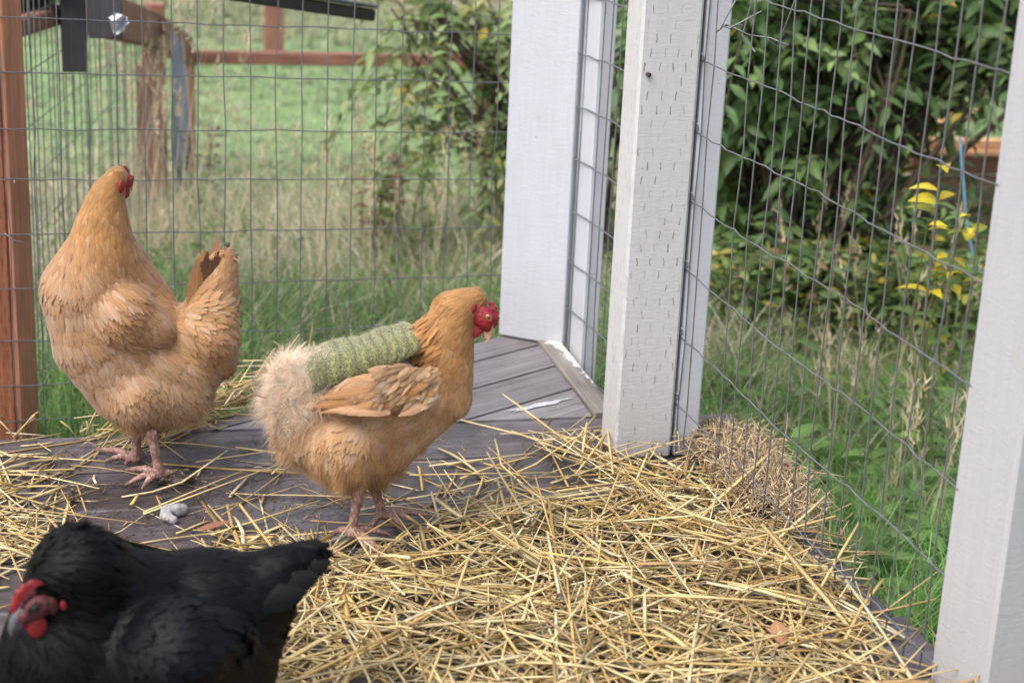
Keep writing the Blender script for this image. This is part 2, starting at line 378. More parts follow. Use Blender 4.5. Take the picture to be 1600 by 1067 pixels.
def blob(nodes, links, voxel, smooth=4):
    """one continuous surface round a skeleton: nodes name->(pos, radius or (rx,ry,rz)), links pairs"""
    bm = bmesh.new()
    def ball(p, r):
        r = np.broadcast_to(r, 3); m = Matrix.Translation([float(x) for x in p]) @ Matrix.Diagonal((float(r[0]), float(r[1]), float(r[2]), 1))
        bmesh.ops.create_icosphere(bm, subdivisions=3, radius=1, matrix=m)
    for p, r in nodes.values(): ball(p, r)
    for a, b in links:
        (p, r), (q, s) = nodes[a], nodes[b]; p = np.array(p); q = np.array(q); r = np.broadcast_to(r, 3)*1.; s = np.broadcast_to(s, 3)*1.
        k = max(2, int(np.linalg.norm(p-q)/(min(r.min(), s.min())*.35))+1)
        for i in range(1, k): t = i/k; ball(p*(1-t)+q*t, r*(1-t)+s*t)
    me = bpy.data.meshes.new('tmp'); bm.to_mesh(me); bm.free(); o = bpy.data.objects.new('tmp', me); COL.objects.link(o)
    rm = o.modifiers.new('r', 'REMESH'); rm.mode = 'VOXEL'; rm.voxel_size = voxel
    sm = o.modifiers.new('s', 'SMOOTH'); sm.factor = .6; sm.iterations = smooth
    dg = bpy.context.evaluated_depsgraph_get(); ev = o.evaluated_get(dg); m2 = ev.to_mesh()
    V = np.empty(len(m2.vertices)*3); m2.vertices.foreach_get('co', V); V = V.reshape(-1, 3)
    Fq = [list(p.vertices) for p in m2.polygons]; ev.to_mesh_clear()
    bpy.data.objects.remove(o); bpy.data.meshes.remove(me)
    Fq = np.array([f if len(f) == 4 else f+[f[-1]] for f in Fq if len(f) >= 3]); return V, Fq

def ground_z(x, y):
    x = np.asarray(x, float); y = np.asarray(y, float)
    z = -.28 + .012*np.sin(x*2.1+.3)*np.sin(y*1.7)+.02*np.sin(x*.7+y*.9)
    z = z + np.where(y > 8, .16*np.clip(y-8, 0, 14)**1.25*.55, 0) + np.where(y > 22, .28*(y-22), 0)*.8
    return z

# ================================================================== THE SETTING
gx = np.concatenate([np.linspace(-90, -8, 24), np.linspace(-7, 9, 90), np.linspace(10, 90, 24)])
gy = np.concatenate([np.linspace(-60, -3, 14), np.linspace(-2, 14, 90), np.linspace(15, 130, 40)])
X, Y = np.meshgrid(gx, gy); Z = ground_z(X, Y); nx, ny = len(gx), len(gy)
V = np.stack([X, Y, Z], -1).reshape(-1, 3)
Fc = np.array([[j*nx+i, j*nx+i+1, (j+1)*nx+i+1, (j+1)*nx+i] for j in range(ny-1) for i in range(nx-1)])
meta(mk('ground', V, Fc, mat_ground()), kind='structure')

# deck of the run: boards laid along X, each its own row, right ends uneven
b = B(); pitch = .148
for i in range(15):
    y1 = 2.470-i*pitch; y0 = y1-pitch+.006
    if i == 0: xr = .965
    else: xr = [.93, .925, .935, .925, .915, .93][i % 6]+.01*rng.normal()
    tone = .8+.35*rng.random(); xl = -1.25+.05*rng.random()
    zz = [.0, -.002, .001, -.003, 0][i % 5]
    b.box(((xl+xr)/2, (y0+y1)/2, -.019+zz), ((xr-xl)/2, 0, 0), (0, (y1-y0)/2, 0), (0, 0, .019), (tone, tone*.98, tone), .004)
meta(b.build('deck', 'deck'), kind='structure')
b = B()
for x in (-1.0, -.4, .2, .78): b.box((x, 1.4, -.11), (.02, 0, 0), (0, 1.04, 0), (0, 0, .07), (.8,)*3)
b.box((-.14, 2.43, -.12), (1.05, 0, 0), (0, .019, 0), (0, 0, .08), (.8,)*3, .003)
meta(b.build('deck_frame', 'deck'), kind='structure')

# grey landing with boards laid aslant, reaching back to the corner post
def unit2(a): return np.array([sin(a), cos(a)])
gd = nrm(np.array([.722-.558, 2.733-2.629])); gn = np.array([-gd[1], gd[0]])
b = B()
pB = np.array([.64, 2.681]);
bounds = [(-.47, -.36, -.262), (-.16, -.262+.006, -.157), (.0, -.151, -.02), (.0, -.014, .102), (.0, .108, .225)]
def clip_poly(poly, p, n):   # keep side (x-p).n<=0
    out = []
    for i in range(len(poly)):
        a, c = poly[i], poly[(i+1) % len(poly)]; da, dc = np.dot(a-p, n), np.dot(c-p, n)
        if da <= 0: out.append(a)
        if (da < 0) != (dc < 0): out.append(a+(c-a)*da/(da-dc))
    return out
def slab(b, poly, z0, z1, col, ud):
    poly = [np.asarray(p, float) for p in poly]; n = len(poly); vd = np.array([-ud[1], ud[0]])
    c = sum(poly)/n
    for i in range(n):
        a, d = poly[i], poly[(i+1) % n]
        m = (a+d)/2
        uvf = lambda p: (float(np.dot(p, ud)), float(np.dot(p, vd)))
        b.quad([(*a, z1), (*d, z1), (*m*.0+d*.0+c, z1), (*c, z1)][:3]+[(*((a+c)/2), z1)], [uvf(a), uvf(d), uvf(c), uvf((a+c)/2)], col)
        b.quad([(*a, z0), (*d, z0), (*d, z1), (*a, z1)], [(0, 0), (1, 0), (1, .03), (0, .03)], col)
k = -.42
rows = [-.42, -.305, -.19, -.075, .02, .135, .25]
# measured gaps: B through (.64,2.681); C through (.62,2.542); A through onz(751,564)
gA = onz(795, 552)[:2]; gC = onz(810, 633)[:2]; gB = pB
offs = [float(np.dot(g-pB, gn)) for g in (gC, gB, gA)]
edges = [offs[0]-.25, offs[0]-.125, offs[0], offs[1], offs[2], offs[2]+.12, offs[2]+.24]
for a, c in zip(edges[:-1], edges[1:]):
    lo, hi = a+.003, c-.003; tone = .85+.3*rng.random()
    P = [pB+gd*s+gn*t for s, t in ((-1.2, lo), (.6, lo), (.6, hi), (-1.2, hi))]
    P = clip_poly(P, np.array([.726, 2.5]), np.array([1., -.01]))        # right: trim board
    P = clip_poly(P, np.array([0, 2.474]), np.array([0, -1.]))            # front: deck
    if len(P) < 3: continue
    e0 = onz(284, 672)[:2]; e1 = onz(776, 528)[:2]; ed = nrm(e1-e0); P = clip_poly(P, e0, np.array([-ed[1], ed[0]]))
    if len(P) < 3: continue
    slab(b, P, -.036, .001, (tone,)*3, gd)
landing = meta(b.build('landing', 'grey'), kind='structure')
b = B(); b.box((.749, 2.735, -.008), (.020, 0, 0), (0, .26, 0), (0, 0, .017), (.75, .72, .68), .003)
b.build('trim_board', mat_trim(), landing)
b = B(); e0 = onz(284, 672)[:2]; e1 = onz(776, 528)[:2]; ed = nrm(e1-e0); c = (e0+e1)/2-np.array([-ed[1], ed[0]])*.03
b.box((*c, -.09), (*(ed*np.linalg.norm(e1-e0)/2), 0), (*(np.array([-ed[1], ed[0]])*.018), 0), (0, 0, .05), (.5,)*3); b.build('joist', 'grey', landing)

# ================================================================== POSTS
def post_empty(name, loc, label, cat='post', group=None): return empty(name, loc, label, cat, group)
ZT = 1.75
zr_st = [onX(px, py, .80)[2] for px, py in [(1096, 90), (1084, 197), (1078, 306), (1068, 410), (1060, 514), (1050, 612)]]
# middle post: 4x4 with a batten screwed beside it
t = post_empty('fence_post', (.757, 2.32, 0), 'thick white painted post standing in straw in the middle, knife marks down its front')
b = B(); board_z(b, .7085, 2.286, .7985, 2.283, .0, ZT, .086, .004); b.build('timber', 'white', t)
b = B(); board_z(b, .8045, 2.287, .843, 2.288, .0, ZT, .06, .003); b.build('side_strip', 'white_board', t)
b = B(); q = onY(1013, 117, 2.283); b.tube([q+[0, -.004, 0], q+[0, .006, 0]], .0035, 8, (.05, .02, .02)); V0 = len(b.V)
bl = simple('rusty_nail', (.06, .025, .02), .5, .3); o = b.build('nail', bl, t)
b = B()
for z_ in zr_st:
    z_ = float(z_); b.tube([[.7985, 2.281, z_+.006], [.7995, 2.279, z_+.006], [.8015, 2.2785, z_+.001], [.8025, 2.28, z_-.005], [.8025, 2.284, z_-.005]], .0009, 5)
b.build('staple', 'wire', t)['kind'] = 'stuff'
# corner post: wide front board, batten round the corner with a dark gap
t = post_empty('fence_post', (.76, 2.9, 0), 'wide smooth white painted corner board at the far end of the grey landing')
b = B(); board_z(b, .664, 2.922, .768, 2.842, .004, ZT, .03, .002); b.build('timber', 'white_board', t)
b = B(); board_z(b, .779, 2.852, .776, 2.745, -.05, ZT, .03, .002); b.build('side_strip', 'white_board', t)
# right post near the camera
t = post_empty('fence_post', (.93, 1.5, 0), 'nearest white post, large and blurred at the right edge')
b = B(); board_z(b, .879, 1.562, .884, 1.452, -.05, ZT, .09, .004, side=1); b.build('timber', mat_paint('shaded_white_paint', False, (.40, .405, .43), .3), t)  # greyer copy of the white paint; shade on this post put into the colour
# left stained post
t = post_empty('fence_post', (-.2, 2.8, -.28), 'rust red stained timber post at the left edge behind the wire')
p0 = onD(22, 560, 2.80)[:2]; dv = nrm(np.array([.96, -.27])); sv = np.array([-dv[1], dv[0]])
a0 = p0-dv*.089; b = B(); b.box((*((a0+p0)/2+sv*.0445), .7), (*(dv*.0445), 0), (*(sv*.0445), 0), (0, 0, 1.02), (1,)*3, .004); b.build('timber', 'stain', t)
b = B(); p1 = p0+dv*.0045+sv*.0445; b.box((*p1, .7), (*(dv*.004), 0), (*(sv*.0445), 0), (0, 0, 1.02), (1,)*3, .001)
b.build('side_strip', mat_stain('cedar_lit_side', (.48, .205, .12), False), t)  # thin slab over the post's side, coloured lighter to paint that face lit
p = onD(20, 375, 2.74); b = B(); b.tube([p+[-.012, -.005, .013], p+[0, -.012, .003], p+[.018, -.006, -.004]], .0012, 6); b.build('staple', 'wire', t)

# ================================================================== WIRE FENCES
def wire_path(P, amp, n, ax):
    """P: two end points; gentle kinks like bent galvanised wire"""
    P = np.asarray(P, float); t = np.linspace(0, 1, n)[:, None]; X = P[0]*(1-t)+P[1]*t
    j = rng.normal(size=(n, 1))*amp; j[0] = 0; j[-1] = 0
    return X+j*np.asarray(ax)
rb = .0011
A0 = np.array([.70, 2.95, 0]); Dx = np.array([.984, .177, 0]); Nf = np.array([-.177, .984, 0])
wf = empty('wire_fence', (.25, 2.87, -.1), 'see-through welded wire mesh along the back, behind the two buff hens', 'wire fence')
b = B(); rows = [.765, .671, .578, .491, .40, .315, .224, .131, .040, -.040, -.103, -.18]
for k in range(2): rows.insert(0, rows[0]+.094)
sl_ = lambda s: -.038*(s+.5)
ss = np.arange(-.915, -.02, .0452)
for z in rows:
    n = 26; s = np.linspace(-1.02, -.015, n); P = A0+Dx*s[:, None]; P[:, 2] = z+sl_(s)+rng.normal(size=n)*.0009
    P = P+Nf*(rng.normal(size=(n, 1))*.001); b.tube(P, rb, 5)
for s0 in np.concatenate([[-1.005, -.96], ss]):
    zz = np.array(rows)+sl_(s0); P = np.repeat((A0+Dx*s0)[None], len(rows)+1, 0); P[:-1, 2] = zz; P[-1, 2] = -.24
    P = P+Dx*(rng.normal(size=(len(rows)+1, 1))*.0015)-Nf*.0022; b.tube(P, rb, 5)
b.build('mesh', 'wire', wf, True)
# droplets on the wire
dm = M('water_drop', .02, .5); dm.b.inputs['Transmission Weight'].default_value = .9; dm.color((.95, .97, 1.)); dm.b.inputs['IOR'].default_value = 1.33
b = B()
for z in rows[1:-2]:
    for q in range(3):
        s = -.95+.9*rng.random(); p = A0+Dx*s; p[2] = z+sl_(s)-.0028
        b.tube([p+[0, 0, .003], p+[0, 0, .0015], p+[0, 0, -.0005], p+[0, 0, -.002]], [.0004, .0016, .0021, .0006], 6)
b.build('raindrop', dm.m, wf, True)['kind'] = 'stuff'

# right-hand fence: near X = .80 at the middle post, running toward the camera
def fR(y): return .803+(2.29-y)*.105
wr = empty('wire_fence', (.84, 1.9, 0), 'bent welded wire mesh slanting from the middle post to the nearest post', 'wire fence')
b = B(); yv = [2.285, 2.262, 2.207, 2.152, 2.100, 2.05, 2.009, 1.963, 1.915, 1.867, 1.814, 1.762, 1.713, 1.659, 1.612, 1.568, 1.52]
yv = [(.803+2.29*.105)*(y/.84)/(1+.105*(y/.84)) if y < 2.25 else y for y in yv]; yv = [y for y in yv if y > 1.572]
zr = []
for px in [(1096, 90), (1084, 197), (1080, 306), (1070, 410), (1062, 514), (1052, 612)]: zr.append(onX(*px, .815)[2])
zr = [zr[0]+.218, zr[0]+.109]+zr
zn = []
for px in [(1578, 117), (1556, 291), (1520, 434), (1500, 592), (1491, 765), (1472, 898), (1452, 1033)]: zn.append(onX(*px, .877)[2])
zn = [zn[0]+.11]+zn
for i, (za, zb) in enumerate(zip(zr, zn)):
    n = 34; y = np.linspace(2.296, 1.552, n); t = np.linspace(0, 1, n); P = np.stack([fR(y), y, za*(1-t)+zb*t+rng.normal(size=n)*.0012], 1)
    P[:, 0] += .006*np.sin(y*9+i)*np.sin(t*pi)+rng.normal(size=n)*.0008; b.tube(P, .00115, 5)
ytt = np.linspace(2.296, 1.50, 34)
for j, y in enumerate(yv):
    t = (2.296-y)/.73; zs = [za*(1-t)+zb*t for za, zb in zip(zr, zn)]
    zend = [.0, .0, .0, .005, .005][j % 5]
    zs = [zs[0]+.1]+zs+[zs[-1]-.05, max(zend+.002, zs[-1]-.11)]
    zs = np.array(zs); n = len(zs); P = np.stack([fR(y)+.004+rng.normal(size=n)*.0012+0*zs, y+rng.normal(size=n)*.0022, zs], 1)
    b.tube(P, .00115, 5)
b.build('mesh', 'wire', wr, True)
# loose cut ends
b = B(); pts = [[(1190, 18), (1140, 45), (1128, 40), (1160, 40)], [(1120, 50), (1135, 38), (1170, 55), (1205, 60), (1232, 72), (1236, 60)], [(1150, 0), (1123, 48)],
                [(1178, -10), (1160, 55), (1180, 82)], [(1250, -20), (1216, 70), (1226, 80)], [(1197, 62), (1225, 80)]]
for L in pts: b.tube([onD(x, y, 2.33+.02*rng.normal()) for x, y in L], .0013, 5)
b.build('loose_strand', 'wire', wr, True)
# mesh strip between corner post and middle post
ws = empty('wire_fence', (.79, 2.6, 0), 'narrow strip of wire mesh showing between the corner board and middle post', 'wire fence')
b = B(); zq = [onX(*p, .79)[2] for p in [(899, 77), (897, 157), (891, 236), (888, 315), (884, 391), (881, 462)]]; zq = [zq[0]+.2, zq[0]+.1]+zq+[zq[-1]-.09, zq[-1]-.18]
for z in zq:
    n = 14; y = np.linspace(2.87, 2.34, n); P = np.stack([.782+.02*(2.87-y)/.5+0*y, y, z+rng.normal(size=n)*.001+.012*np.sin((y-2.3)*5)], 1); P[:, 0] -= .012; b.tube(P, .0014, 5)
for y in np.arange(2.36, 2.86, .047):
    n = 9; z = np.linspace(-.05, 1.3, n); P = np.stack([.776+.02*(2.87-y)/.5+rng.normal(size=n)*.0012, y+rng.normal(size=n)*.0018, z], 1); b.tube(P, .0013, 5)
b.build('mesh', 'wire', ws, True)
#PART2

# ================================================================== HENS
def hull_sampler(V, Fq):
    A = V[Fq]; c = A.mean(1); n = np.cross(A[:, 2]-A[:, 0], A[:, 3]-A[:, 1]); a = np.linalg.norm(n, axis=1)/2
    n = nrm(n); cen = V.mean(0)
    if ((c-cen)*n).sum() < 0: n = -n
    # smooth the normals over the shared vertices
    vn = np.zeros_like(V)
    for k in range(4): np.add.at(vn, Fq[:, k], n*a[:, None])
    vn = nrm(vn)
    def f(N, wgt=None):
        p = a if wgt is None else a*wgt(c)
        i = rng.choice(len(Fq), N, p=p/p.sum()); r = rng.dirichlet((1, 1, 1, 1), N)
        P = (V[Fq[i]]*r[:, :, None]).sum(1); return P, nrm((vn[Fq[i]]*r[:, :, None]).sum(1))
    return f

def hen_body(root, spec, links, Y0, mat, voxel, nf, nd, face=None, shade=None, downcol=None, name='body', excl=None, skin=None, side=1):
    """spec: name -> (px, py, dy, r_px, (fx, fy, fdy), length, width, colour, p_hackle, downiness)"""
    nodes = {}; C = []; R = []; FL = []; LL = []; WW = []; CO = []; HK = []; DN = []
    for k, s in spec.items():
        p = onY(s[0], s[1], Y0+s[2]); zc = np.dot(p-Cv, Fv); sc = zc/FPX; r = s[3]*sc-.003
        nodes[k] = (p, r); C.append(p); R.append(r)
        q = onY(s[0]+s[4][0]*10, s[1]+s[4][1]*10, Y0+s[2]); d = nrm(q-p); d = nrm(d+np.array([0, s[4][2], 0])); FL.append(d)
        LL.append(s[5]); WW.append(s[6]); CO.append(s[7]); HK.append(s[8]); DN.append(s[9])
    C, R, FL, LL, WW, CO, HK, DN = map(np.array, (C, R, FL, LL, WW, CO, HK, DN))
    if mat == 'feather': g_ = CO.mean(1, keepdims=True); CO = (CO*.93+g_*.07)*np.array([.87, .86, .86]); LL = LL*.88; WW = WW*.84
    Vh, Fh = blob(nodes, links, voxel)
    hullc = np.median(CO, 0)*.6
    sam = hull_sampler(Vh, Fh)
    def interp(P):
        d = np.linalg.norm(P[:, None]-C[None], axis=2)-R[None]; w = np.exp(-(np.maximum(d, -.5)/.016)); w = w/w.sum(1, keepdims=True); return w
    def keep(P):
        m = P[:, 2] > .012
        if face is not None:
            for fc, fr in face: m &= np.linalg.norm((P-fc)/fr, axis=1) > 1
        return m
    P, N = sam(nf); m = keep(P); P, N = P[m], N[m]; w = interp(P); n = len(P)
    T = w@FL+rng.normal(size=(n, 3))*.13; L = (w@LL)*rng.uniform(.75, 1.25, n); Wd = (w@WW)*rng.uniform(.8, 1.2, n)
    T = nrm(T-N*(T*N).sum(1, keepdims=True)); col = w@CO
    big = np.sin(P@np.array([90, 40, 70])+1)*np.sin(P@np.array([-60, 80, 50]))
    col = col*(1+.10*big[:, None])*rng.uniform(.91, 1.09, (n, 1))*(1+rng.normal(size=(n, 3))*.02)
    if mat == 'feather':
        body_w = 1-np.clip((w@HK)*1.3, 0, 1); q_ = np.sin(P@np.array([120, 60, 40])+2)*np.sin(P@np.array([-30, 90, 110]))*np.sin(P@np.array([60, -120, 75])+1)
        k_ = (np.clip(q_*2.2, 0, 1)*.4*body_w)[:, None]; col = col*(1-k_)+np.array([.56, .43, .34])*k_
        k_ = (np.clip(-q_*2.2, 0, 1)*.3*body_w)[:, None]; col = col*(1-k_)+np.array([.34, .17, .075])*k_
    pale = rng.random(n) < .05
    if mat == 'feather': col[pale] = col[pale]*.7+np.array([.62, .48, .36])*.3
    tip = col*rng.uniform(.97, 1.12, (n, 1))
    hk = rng.random(n) < w@HK; dn = w@DN; Rr = np.maximum(w@R, .022)*1.25; dr = L/(2*Rr)
    P = P-N*.001-T*L[:, None]*.35-N*(L*L*.1225/(2*Rr))[:, None]
    parts = []
    # body surface and feathers are one continuous mesh
    base = w[:0]
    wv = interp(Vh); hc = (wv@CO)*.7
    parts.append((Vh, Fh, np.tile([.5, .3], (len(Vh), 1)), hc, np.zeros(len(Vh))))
    for sel, prof, nv in ((hk, 'hackle', 5), (~hk, 'feather', 5)):
        if sel.sum() == 0: continue
        V2, F2, U2, C2, R2 = cards('', P[sel], T[sel], N[sel], L[sel], Wd[sel], col[sel], tip[sel], nv=nv, prof=prof, build=False,
                                   lift=.07+.10*rng.random(sel.sum())+.08*dn[sel]+.7*dr[sel], droop=dr[sel]+.03, cup=.3, curl=rng.normal(size=sel.sum())*.09)
        parts.append((V2, F2, U2, C2, R2))
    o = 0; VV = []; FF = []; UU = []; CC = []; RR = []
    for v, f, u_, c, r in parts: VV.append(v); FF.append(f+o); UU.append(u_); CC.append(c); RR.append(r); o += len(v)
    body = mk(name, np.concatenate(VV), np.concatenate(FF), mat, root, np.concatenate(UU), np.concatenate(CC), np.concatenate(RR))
    # soft down strands
    P, N = sam(nd); m = keep(P); P, N = P[m], N[m]; w = interp(P); n = len(P); dn = w@DN; dn = np.maximum(dn, np.where((w@HK) > .7, .06, .16) if mat == 'feather' else dn)
    m = rng.random(n) < dn; P, N, w, dn = P[m], N[m], w[m], dn[m]; n = len(P)
    T = w@FL; T = T-N*(T*N).sum(1, keepdims=True)
    clump = np.stack([np.sin(P@np.array([150, 60, 90])), np.sin(P@np.array([-80, 130, 100])), np.sin(P@np.array([90, -100, 140]))], 1)
    T = nrm(nrm(T)+N*(.15+.32*dn[:, None])+rng.normal(size=(n, 3))*.22+clump*.28); L = rng.uniform(.007, .017, n)*(.6+.6*dn)
    bend = (w@FL)*.45-np.array([0, 0, .35])+rng.normal(size=(n, 3))*.2+clump*.2
    col = (w@CO)*1.12*rng.uniform(.85, 1.3, (n, 1)); 
    V2, F2, C2 = ribbons(P-N*.002, T, L, rng.uniform(.0003, .0007, n), bend, col, 4)
    dd = mk('down', V2, F2, 'down' if mat == 'feather' else MT['black_down'], body, None, C2); dd['kind'] = 'stuff'
    return body, nodes, sam, interp, (C, R, FL)

MT['black_down'] = mat_attr('black_down', .6, .2, 100, .2, .0)
def red_skin(name, c=(.26, .015, .022)):
    m = M(name, .5, .4); o = m.coord('Object'); n = m.noise(o, 420, 3); n2 = m.noise(o, 60, 3)
    m.color(m.ramp(m.math('ADD', m.math('MULTIPLY', n, .5), m.math('MULTIPLY', n2, .5)), [(.3, tuple(x*.55 for x in c)), (.6, c), (.8, (c[0]*1.35, c[1]*3, c[2]*3))]))
    m.b.inputs['Subsurface Weight'].default_value = .15; m.b.inputs['Subsurface Radius'].default_value = (.004, .001, .001); m.b.inputs['Subsurface Scale'].default_value = 1.
    vo = m.n('TexVoronoi'); m.l(o, vo.inputs[0]); vo.inputs['Scale'].default_value = 650; m.bump(vo.outputs['Distance'], .5, .0008); return m.m
MT['red'] = red_skin('red_skin'); MT['pinkface'] = red_skin('dark_red_skin', (.085, .018, .022))
MT['beak'] = simple('horn_beak', (.52, .33, .22), .35, .2, 120, .5); MT['dark_beak'] = simple('dark_beak', (.09, .09, .10), .35, .3, 90, .5)
MT['leg'] = None
def mat_leg():
    m = M('scaly_leg', .5, .4); u, v, uvv = m.uv(); o = m.coord('Object'); vo = m.n('TexVoronoi'); m.l(m.coord('Object', (1, 1, .6)), vo.inputs[0]); vo.inputs['Scale'].default_value = 260
    n = m.noise(o, 70, 4); c = m.ramp(n, [(.3, (.18, .095, .075)), (.5, (.36, .20, .165)), (.72, (.50, .34, .28))])
    c = m.mix(m.ramp(vo.outputs['Distance'], [(.25, (0,)*3), (.6, (.6,)*3)]), c, (.12, .06, .05))
    sp = m.n('SeparateXYZ'); g = m.n('NewGeometry'); m.l(g.outputs['Position'], sp.inputs[0])
    low = m.math('MULTIPLY', m.math('LESS_THAN', sp.outputs[2], .012), m.math('GREATER_THAN', n, .48)); c = m.mix(m.math('MULTIPLY', low, .6), c, (.05, .035, .03))
    m.color(c); m.bump(vo.outputs['Distance'], .7, .0012); return m.m
MT['leg'] = mat_leg()
def eye_mat(name, c):
    m = M(name, .05, .8); m.color(c); return m.m
MT['iris'] = eye_mat('iris', (.30, .10, .03)); MT['pupil'] = eye_mat('pupil', (.004, .004, .004))

def ellip(bm_, c, ax, seg=20):
    """ax: 3 vectors"""
    M4 = Matrix([[ax[0][i], ax[1][i], ax[2][i], c[i]] for i in range(3)]+[[0, 0, 0, 1]])
    bmesh.ops.create_uvsphere(bm_, u_segments=seg, v_segments=seg//2+2, radius=1, matrix=M4)
def bm_obj(name, bm_, mat, parent):
    off = np.zeros(3); p = parent
    while p is not None: off += np.array(p.location); p = p.parent
    for v in bm_.verts: v.co -= Vector(off)
    bmesh.ops.recalc_face_normals(bm_, faces=bm_.faces)
    for f in bm_.faces: f.smooth = True
    me = bpy.data.meshes.new(name); bm_.to_mesh(me); bm_.free(); me.materials.append(MT[mat] if isinstance(mat, str) else mat)
    o = bpy.data.objects.new(name, me); COL.objects.link(o); o.parent = parent; return o

def hen_head(root, c, f, u, sc=1., facemat='red', combmat='red', beakmat='beak', iris='iris', lobe=1., combh=1., eyes=1., fw=1.):
    f = nrm(np.array(f)); u = np.array(u, float); u = nrm(u-f*np.dot(u, f)); s = np.cross(f, u); c = np.array(c)
    mm = .001*sc
    def p(a, b_, d=0.): return c+(f*a+u*b_+s*d)*mm
    # bare face: a lumpy patch each side
    bm_ = bmesh.new()
    for sg in (-1, 1):
        ellip(bm_, p(15, -1, sg*9), (f*16*mm*fw, u*12.5*mm*fw, s*7.5*mm), 28); ellip(bm_, p(25, -4, sg*5), (f*9*mm, u*7*mm, s*6*mm)); ellip(bm_, p(6, -5, sg*11), (f*8*mm*fw, u*11*mm*fw, s*5*mm*fw))
    for v in bm_.verts:
        d = np.array(v.co)-c; v.co += Vector(s*np.sign(d@s)*.0006*sc*(sin(d@f*700+2)*sin(d@u*850)+.5*sin(d@f*2100+1)*sin(d@u*1900)))
    face = bm_obj('face', bm_, facemat, root)
    for sg in (-1, 1):      # eye: ring, iris, pupil
        bm_ = bmesh.new(); ellip(bm_, p(18.5, 4.5, sg*15.3), (f*4.6*mm*eyes, u*3.9*mm*eyes, s*1.9*mm), 20); ey = bm_obj('eye', bm_, iris, root)
        bm_ = bmesh.new(); ellip(bm_, p(18.8, 4.6, sg*16.7), (f*2.1*mm*eyes, u*2.1*mm*eyes, s*.8*mm), 16); bm_obj('pupil', bm_, 'pupil', ey)
        b_ = B(); th = np.linspace(0, 2*pi, 25); b_.tube([p(18.5+5.2*eyes*cos(a), 4.5+4.3*eyes*sin(a), sg*15.4) for a in th], 1.1*mm, 8); b_.build('eyelid', facemat, ey, True)
    # beak: upper mandible hooked over the lower
    b_ = B(); b_.tube([p(25, 0), p(30, -2), p(36, -5.5), p(41, -10.5), p(44, -17)], np.array([6.2, 6.0, 4.6, 3.0, .5])*mm, 12); b_.tube([p(25, -7), p(31, -9), p(37, -12), p(40.5, -15)], np.array([4.6, 4., 2.6, .5])*mm, 10)
    b_.build('beak', beakmat, root, True)
    # comb: thin toothed plate with a rounded edge
    prof = [(2, 12, 0), (5, 15, 4), (8, 15.5, 7), (11, 15, 4.5), (14, 14.5, 9), (17, 13.5, 5.5), (20, 12.5, 9.5), (23, 11, 5.5), (26, 9.5, 8), (29, 7.5, 4.5), (32, 5, 5), (34, 2, 2), (34.5, -1, 0)]
    b_ = B(); V_ = []; F_ = []
    for i, (a, bb, h) in enumerate(prof):
        h = h*combh; th = 2.6
        for (hh, t) in ((-3, -th), (h*.5, -th*.8), (h*.88, -th*.45), (h, 0), (h*.88, th*.45), (h*.5, th*.8), (-3, th)):
            dirx = p(a+hh*.35, bb+hh*.9, t+sin(i*1.9)*.8); V_.append(dirx)
    for i in range(len(prof)-1):
        for j in range(6): F_.append([i*7+j, i*7+j+1, (i+1)*7+j+1, (i+1)*7+j])
    mk('comb', V_, F_, combmat, root)
    bm_ = bmesh.new()
    for sg in (-1, 1): ellip(bm_, p(23, -18, sg*6.5), (nrm(f+u*.25)*8.5*mm, nrm(u-f*.25)*10*mm, (s+u*.12*sg)*3*mm), 20)
    bm_obj('wattle', bm_, combmat if combmat != 'red' else 'red', root)
    for sg in (-1, 1):
        bm_ = bmesh.new(); ellip(bm_, p(-2, -8, sg*16.5), (nrm(f+u*.2)*6.5*mm*lobe, nrm(u-f*.2)*10*mm*lobe, s*3.4*mm*lobe), 20); bm_obj('earlobe', bm_, 'red', root)
    return p

def foot(root, hip, ank, toes, r=.0065, claws=True, name='leg'):
    """one leg: shank, foot and toes as one surface. toes: lists of points on the deck"""
    nodes = {'h': (hip, r*1.35), 'm': ((np.array(hip)*.45+np.array(ank)*.55), r*.98), 'a': (ank, r*1.25)}; links = [('h', 'm'), ('m', 'a')]
    for i, T in enumerate(toes):
        prev = 'a'; n = len(T)
        for j, q in enumerate(T):
            k = f't{i}{j}'; nodes[k] = (q, r*np.interp(j/(max(n-1, 1)), [0, .6, 1], [.86, .66, .36])); links.append((prev, k)); prev = k
    V_, F_ = blob(nodes, links, .0016, 2)
    return mk(name, V_, F_, 'leg', root, np.zeros((len(V_), 2)))

def toe(ank, px, z=.005, arch=.006):
    q = onz(*px, z); a = np.array(ank)
    return [a*.6+q*.4+np.array([0, 0, arch]), a*.3+q*.7+np.array([0, 0, .003]), q+np.array([0, 0, -.001])]

GOLD = (.49, .245, .072); BUFF = (.46, .275, .150); PALE = (.52, .36, .24); CREAM = (.58, .45, .34); DKB = (.40, .19, .07)
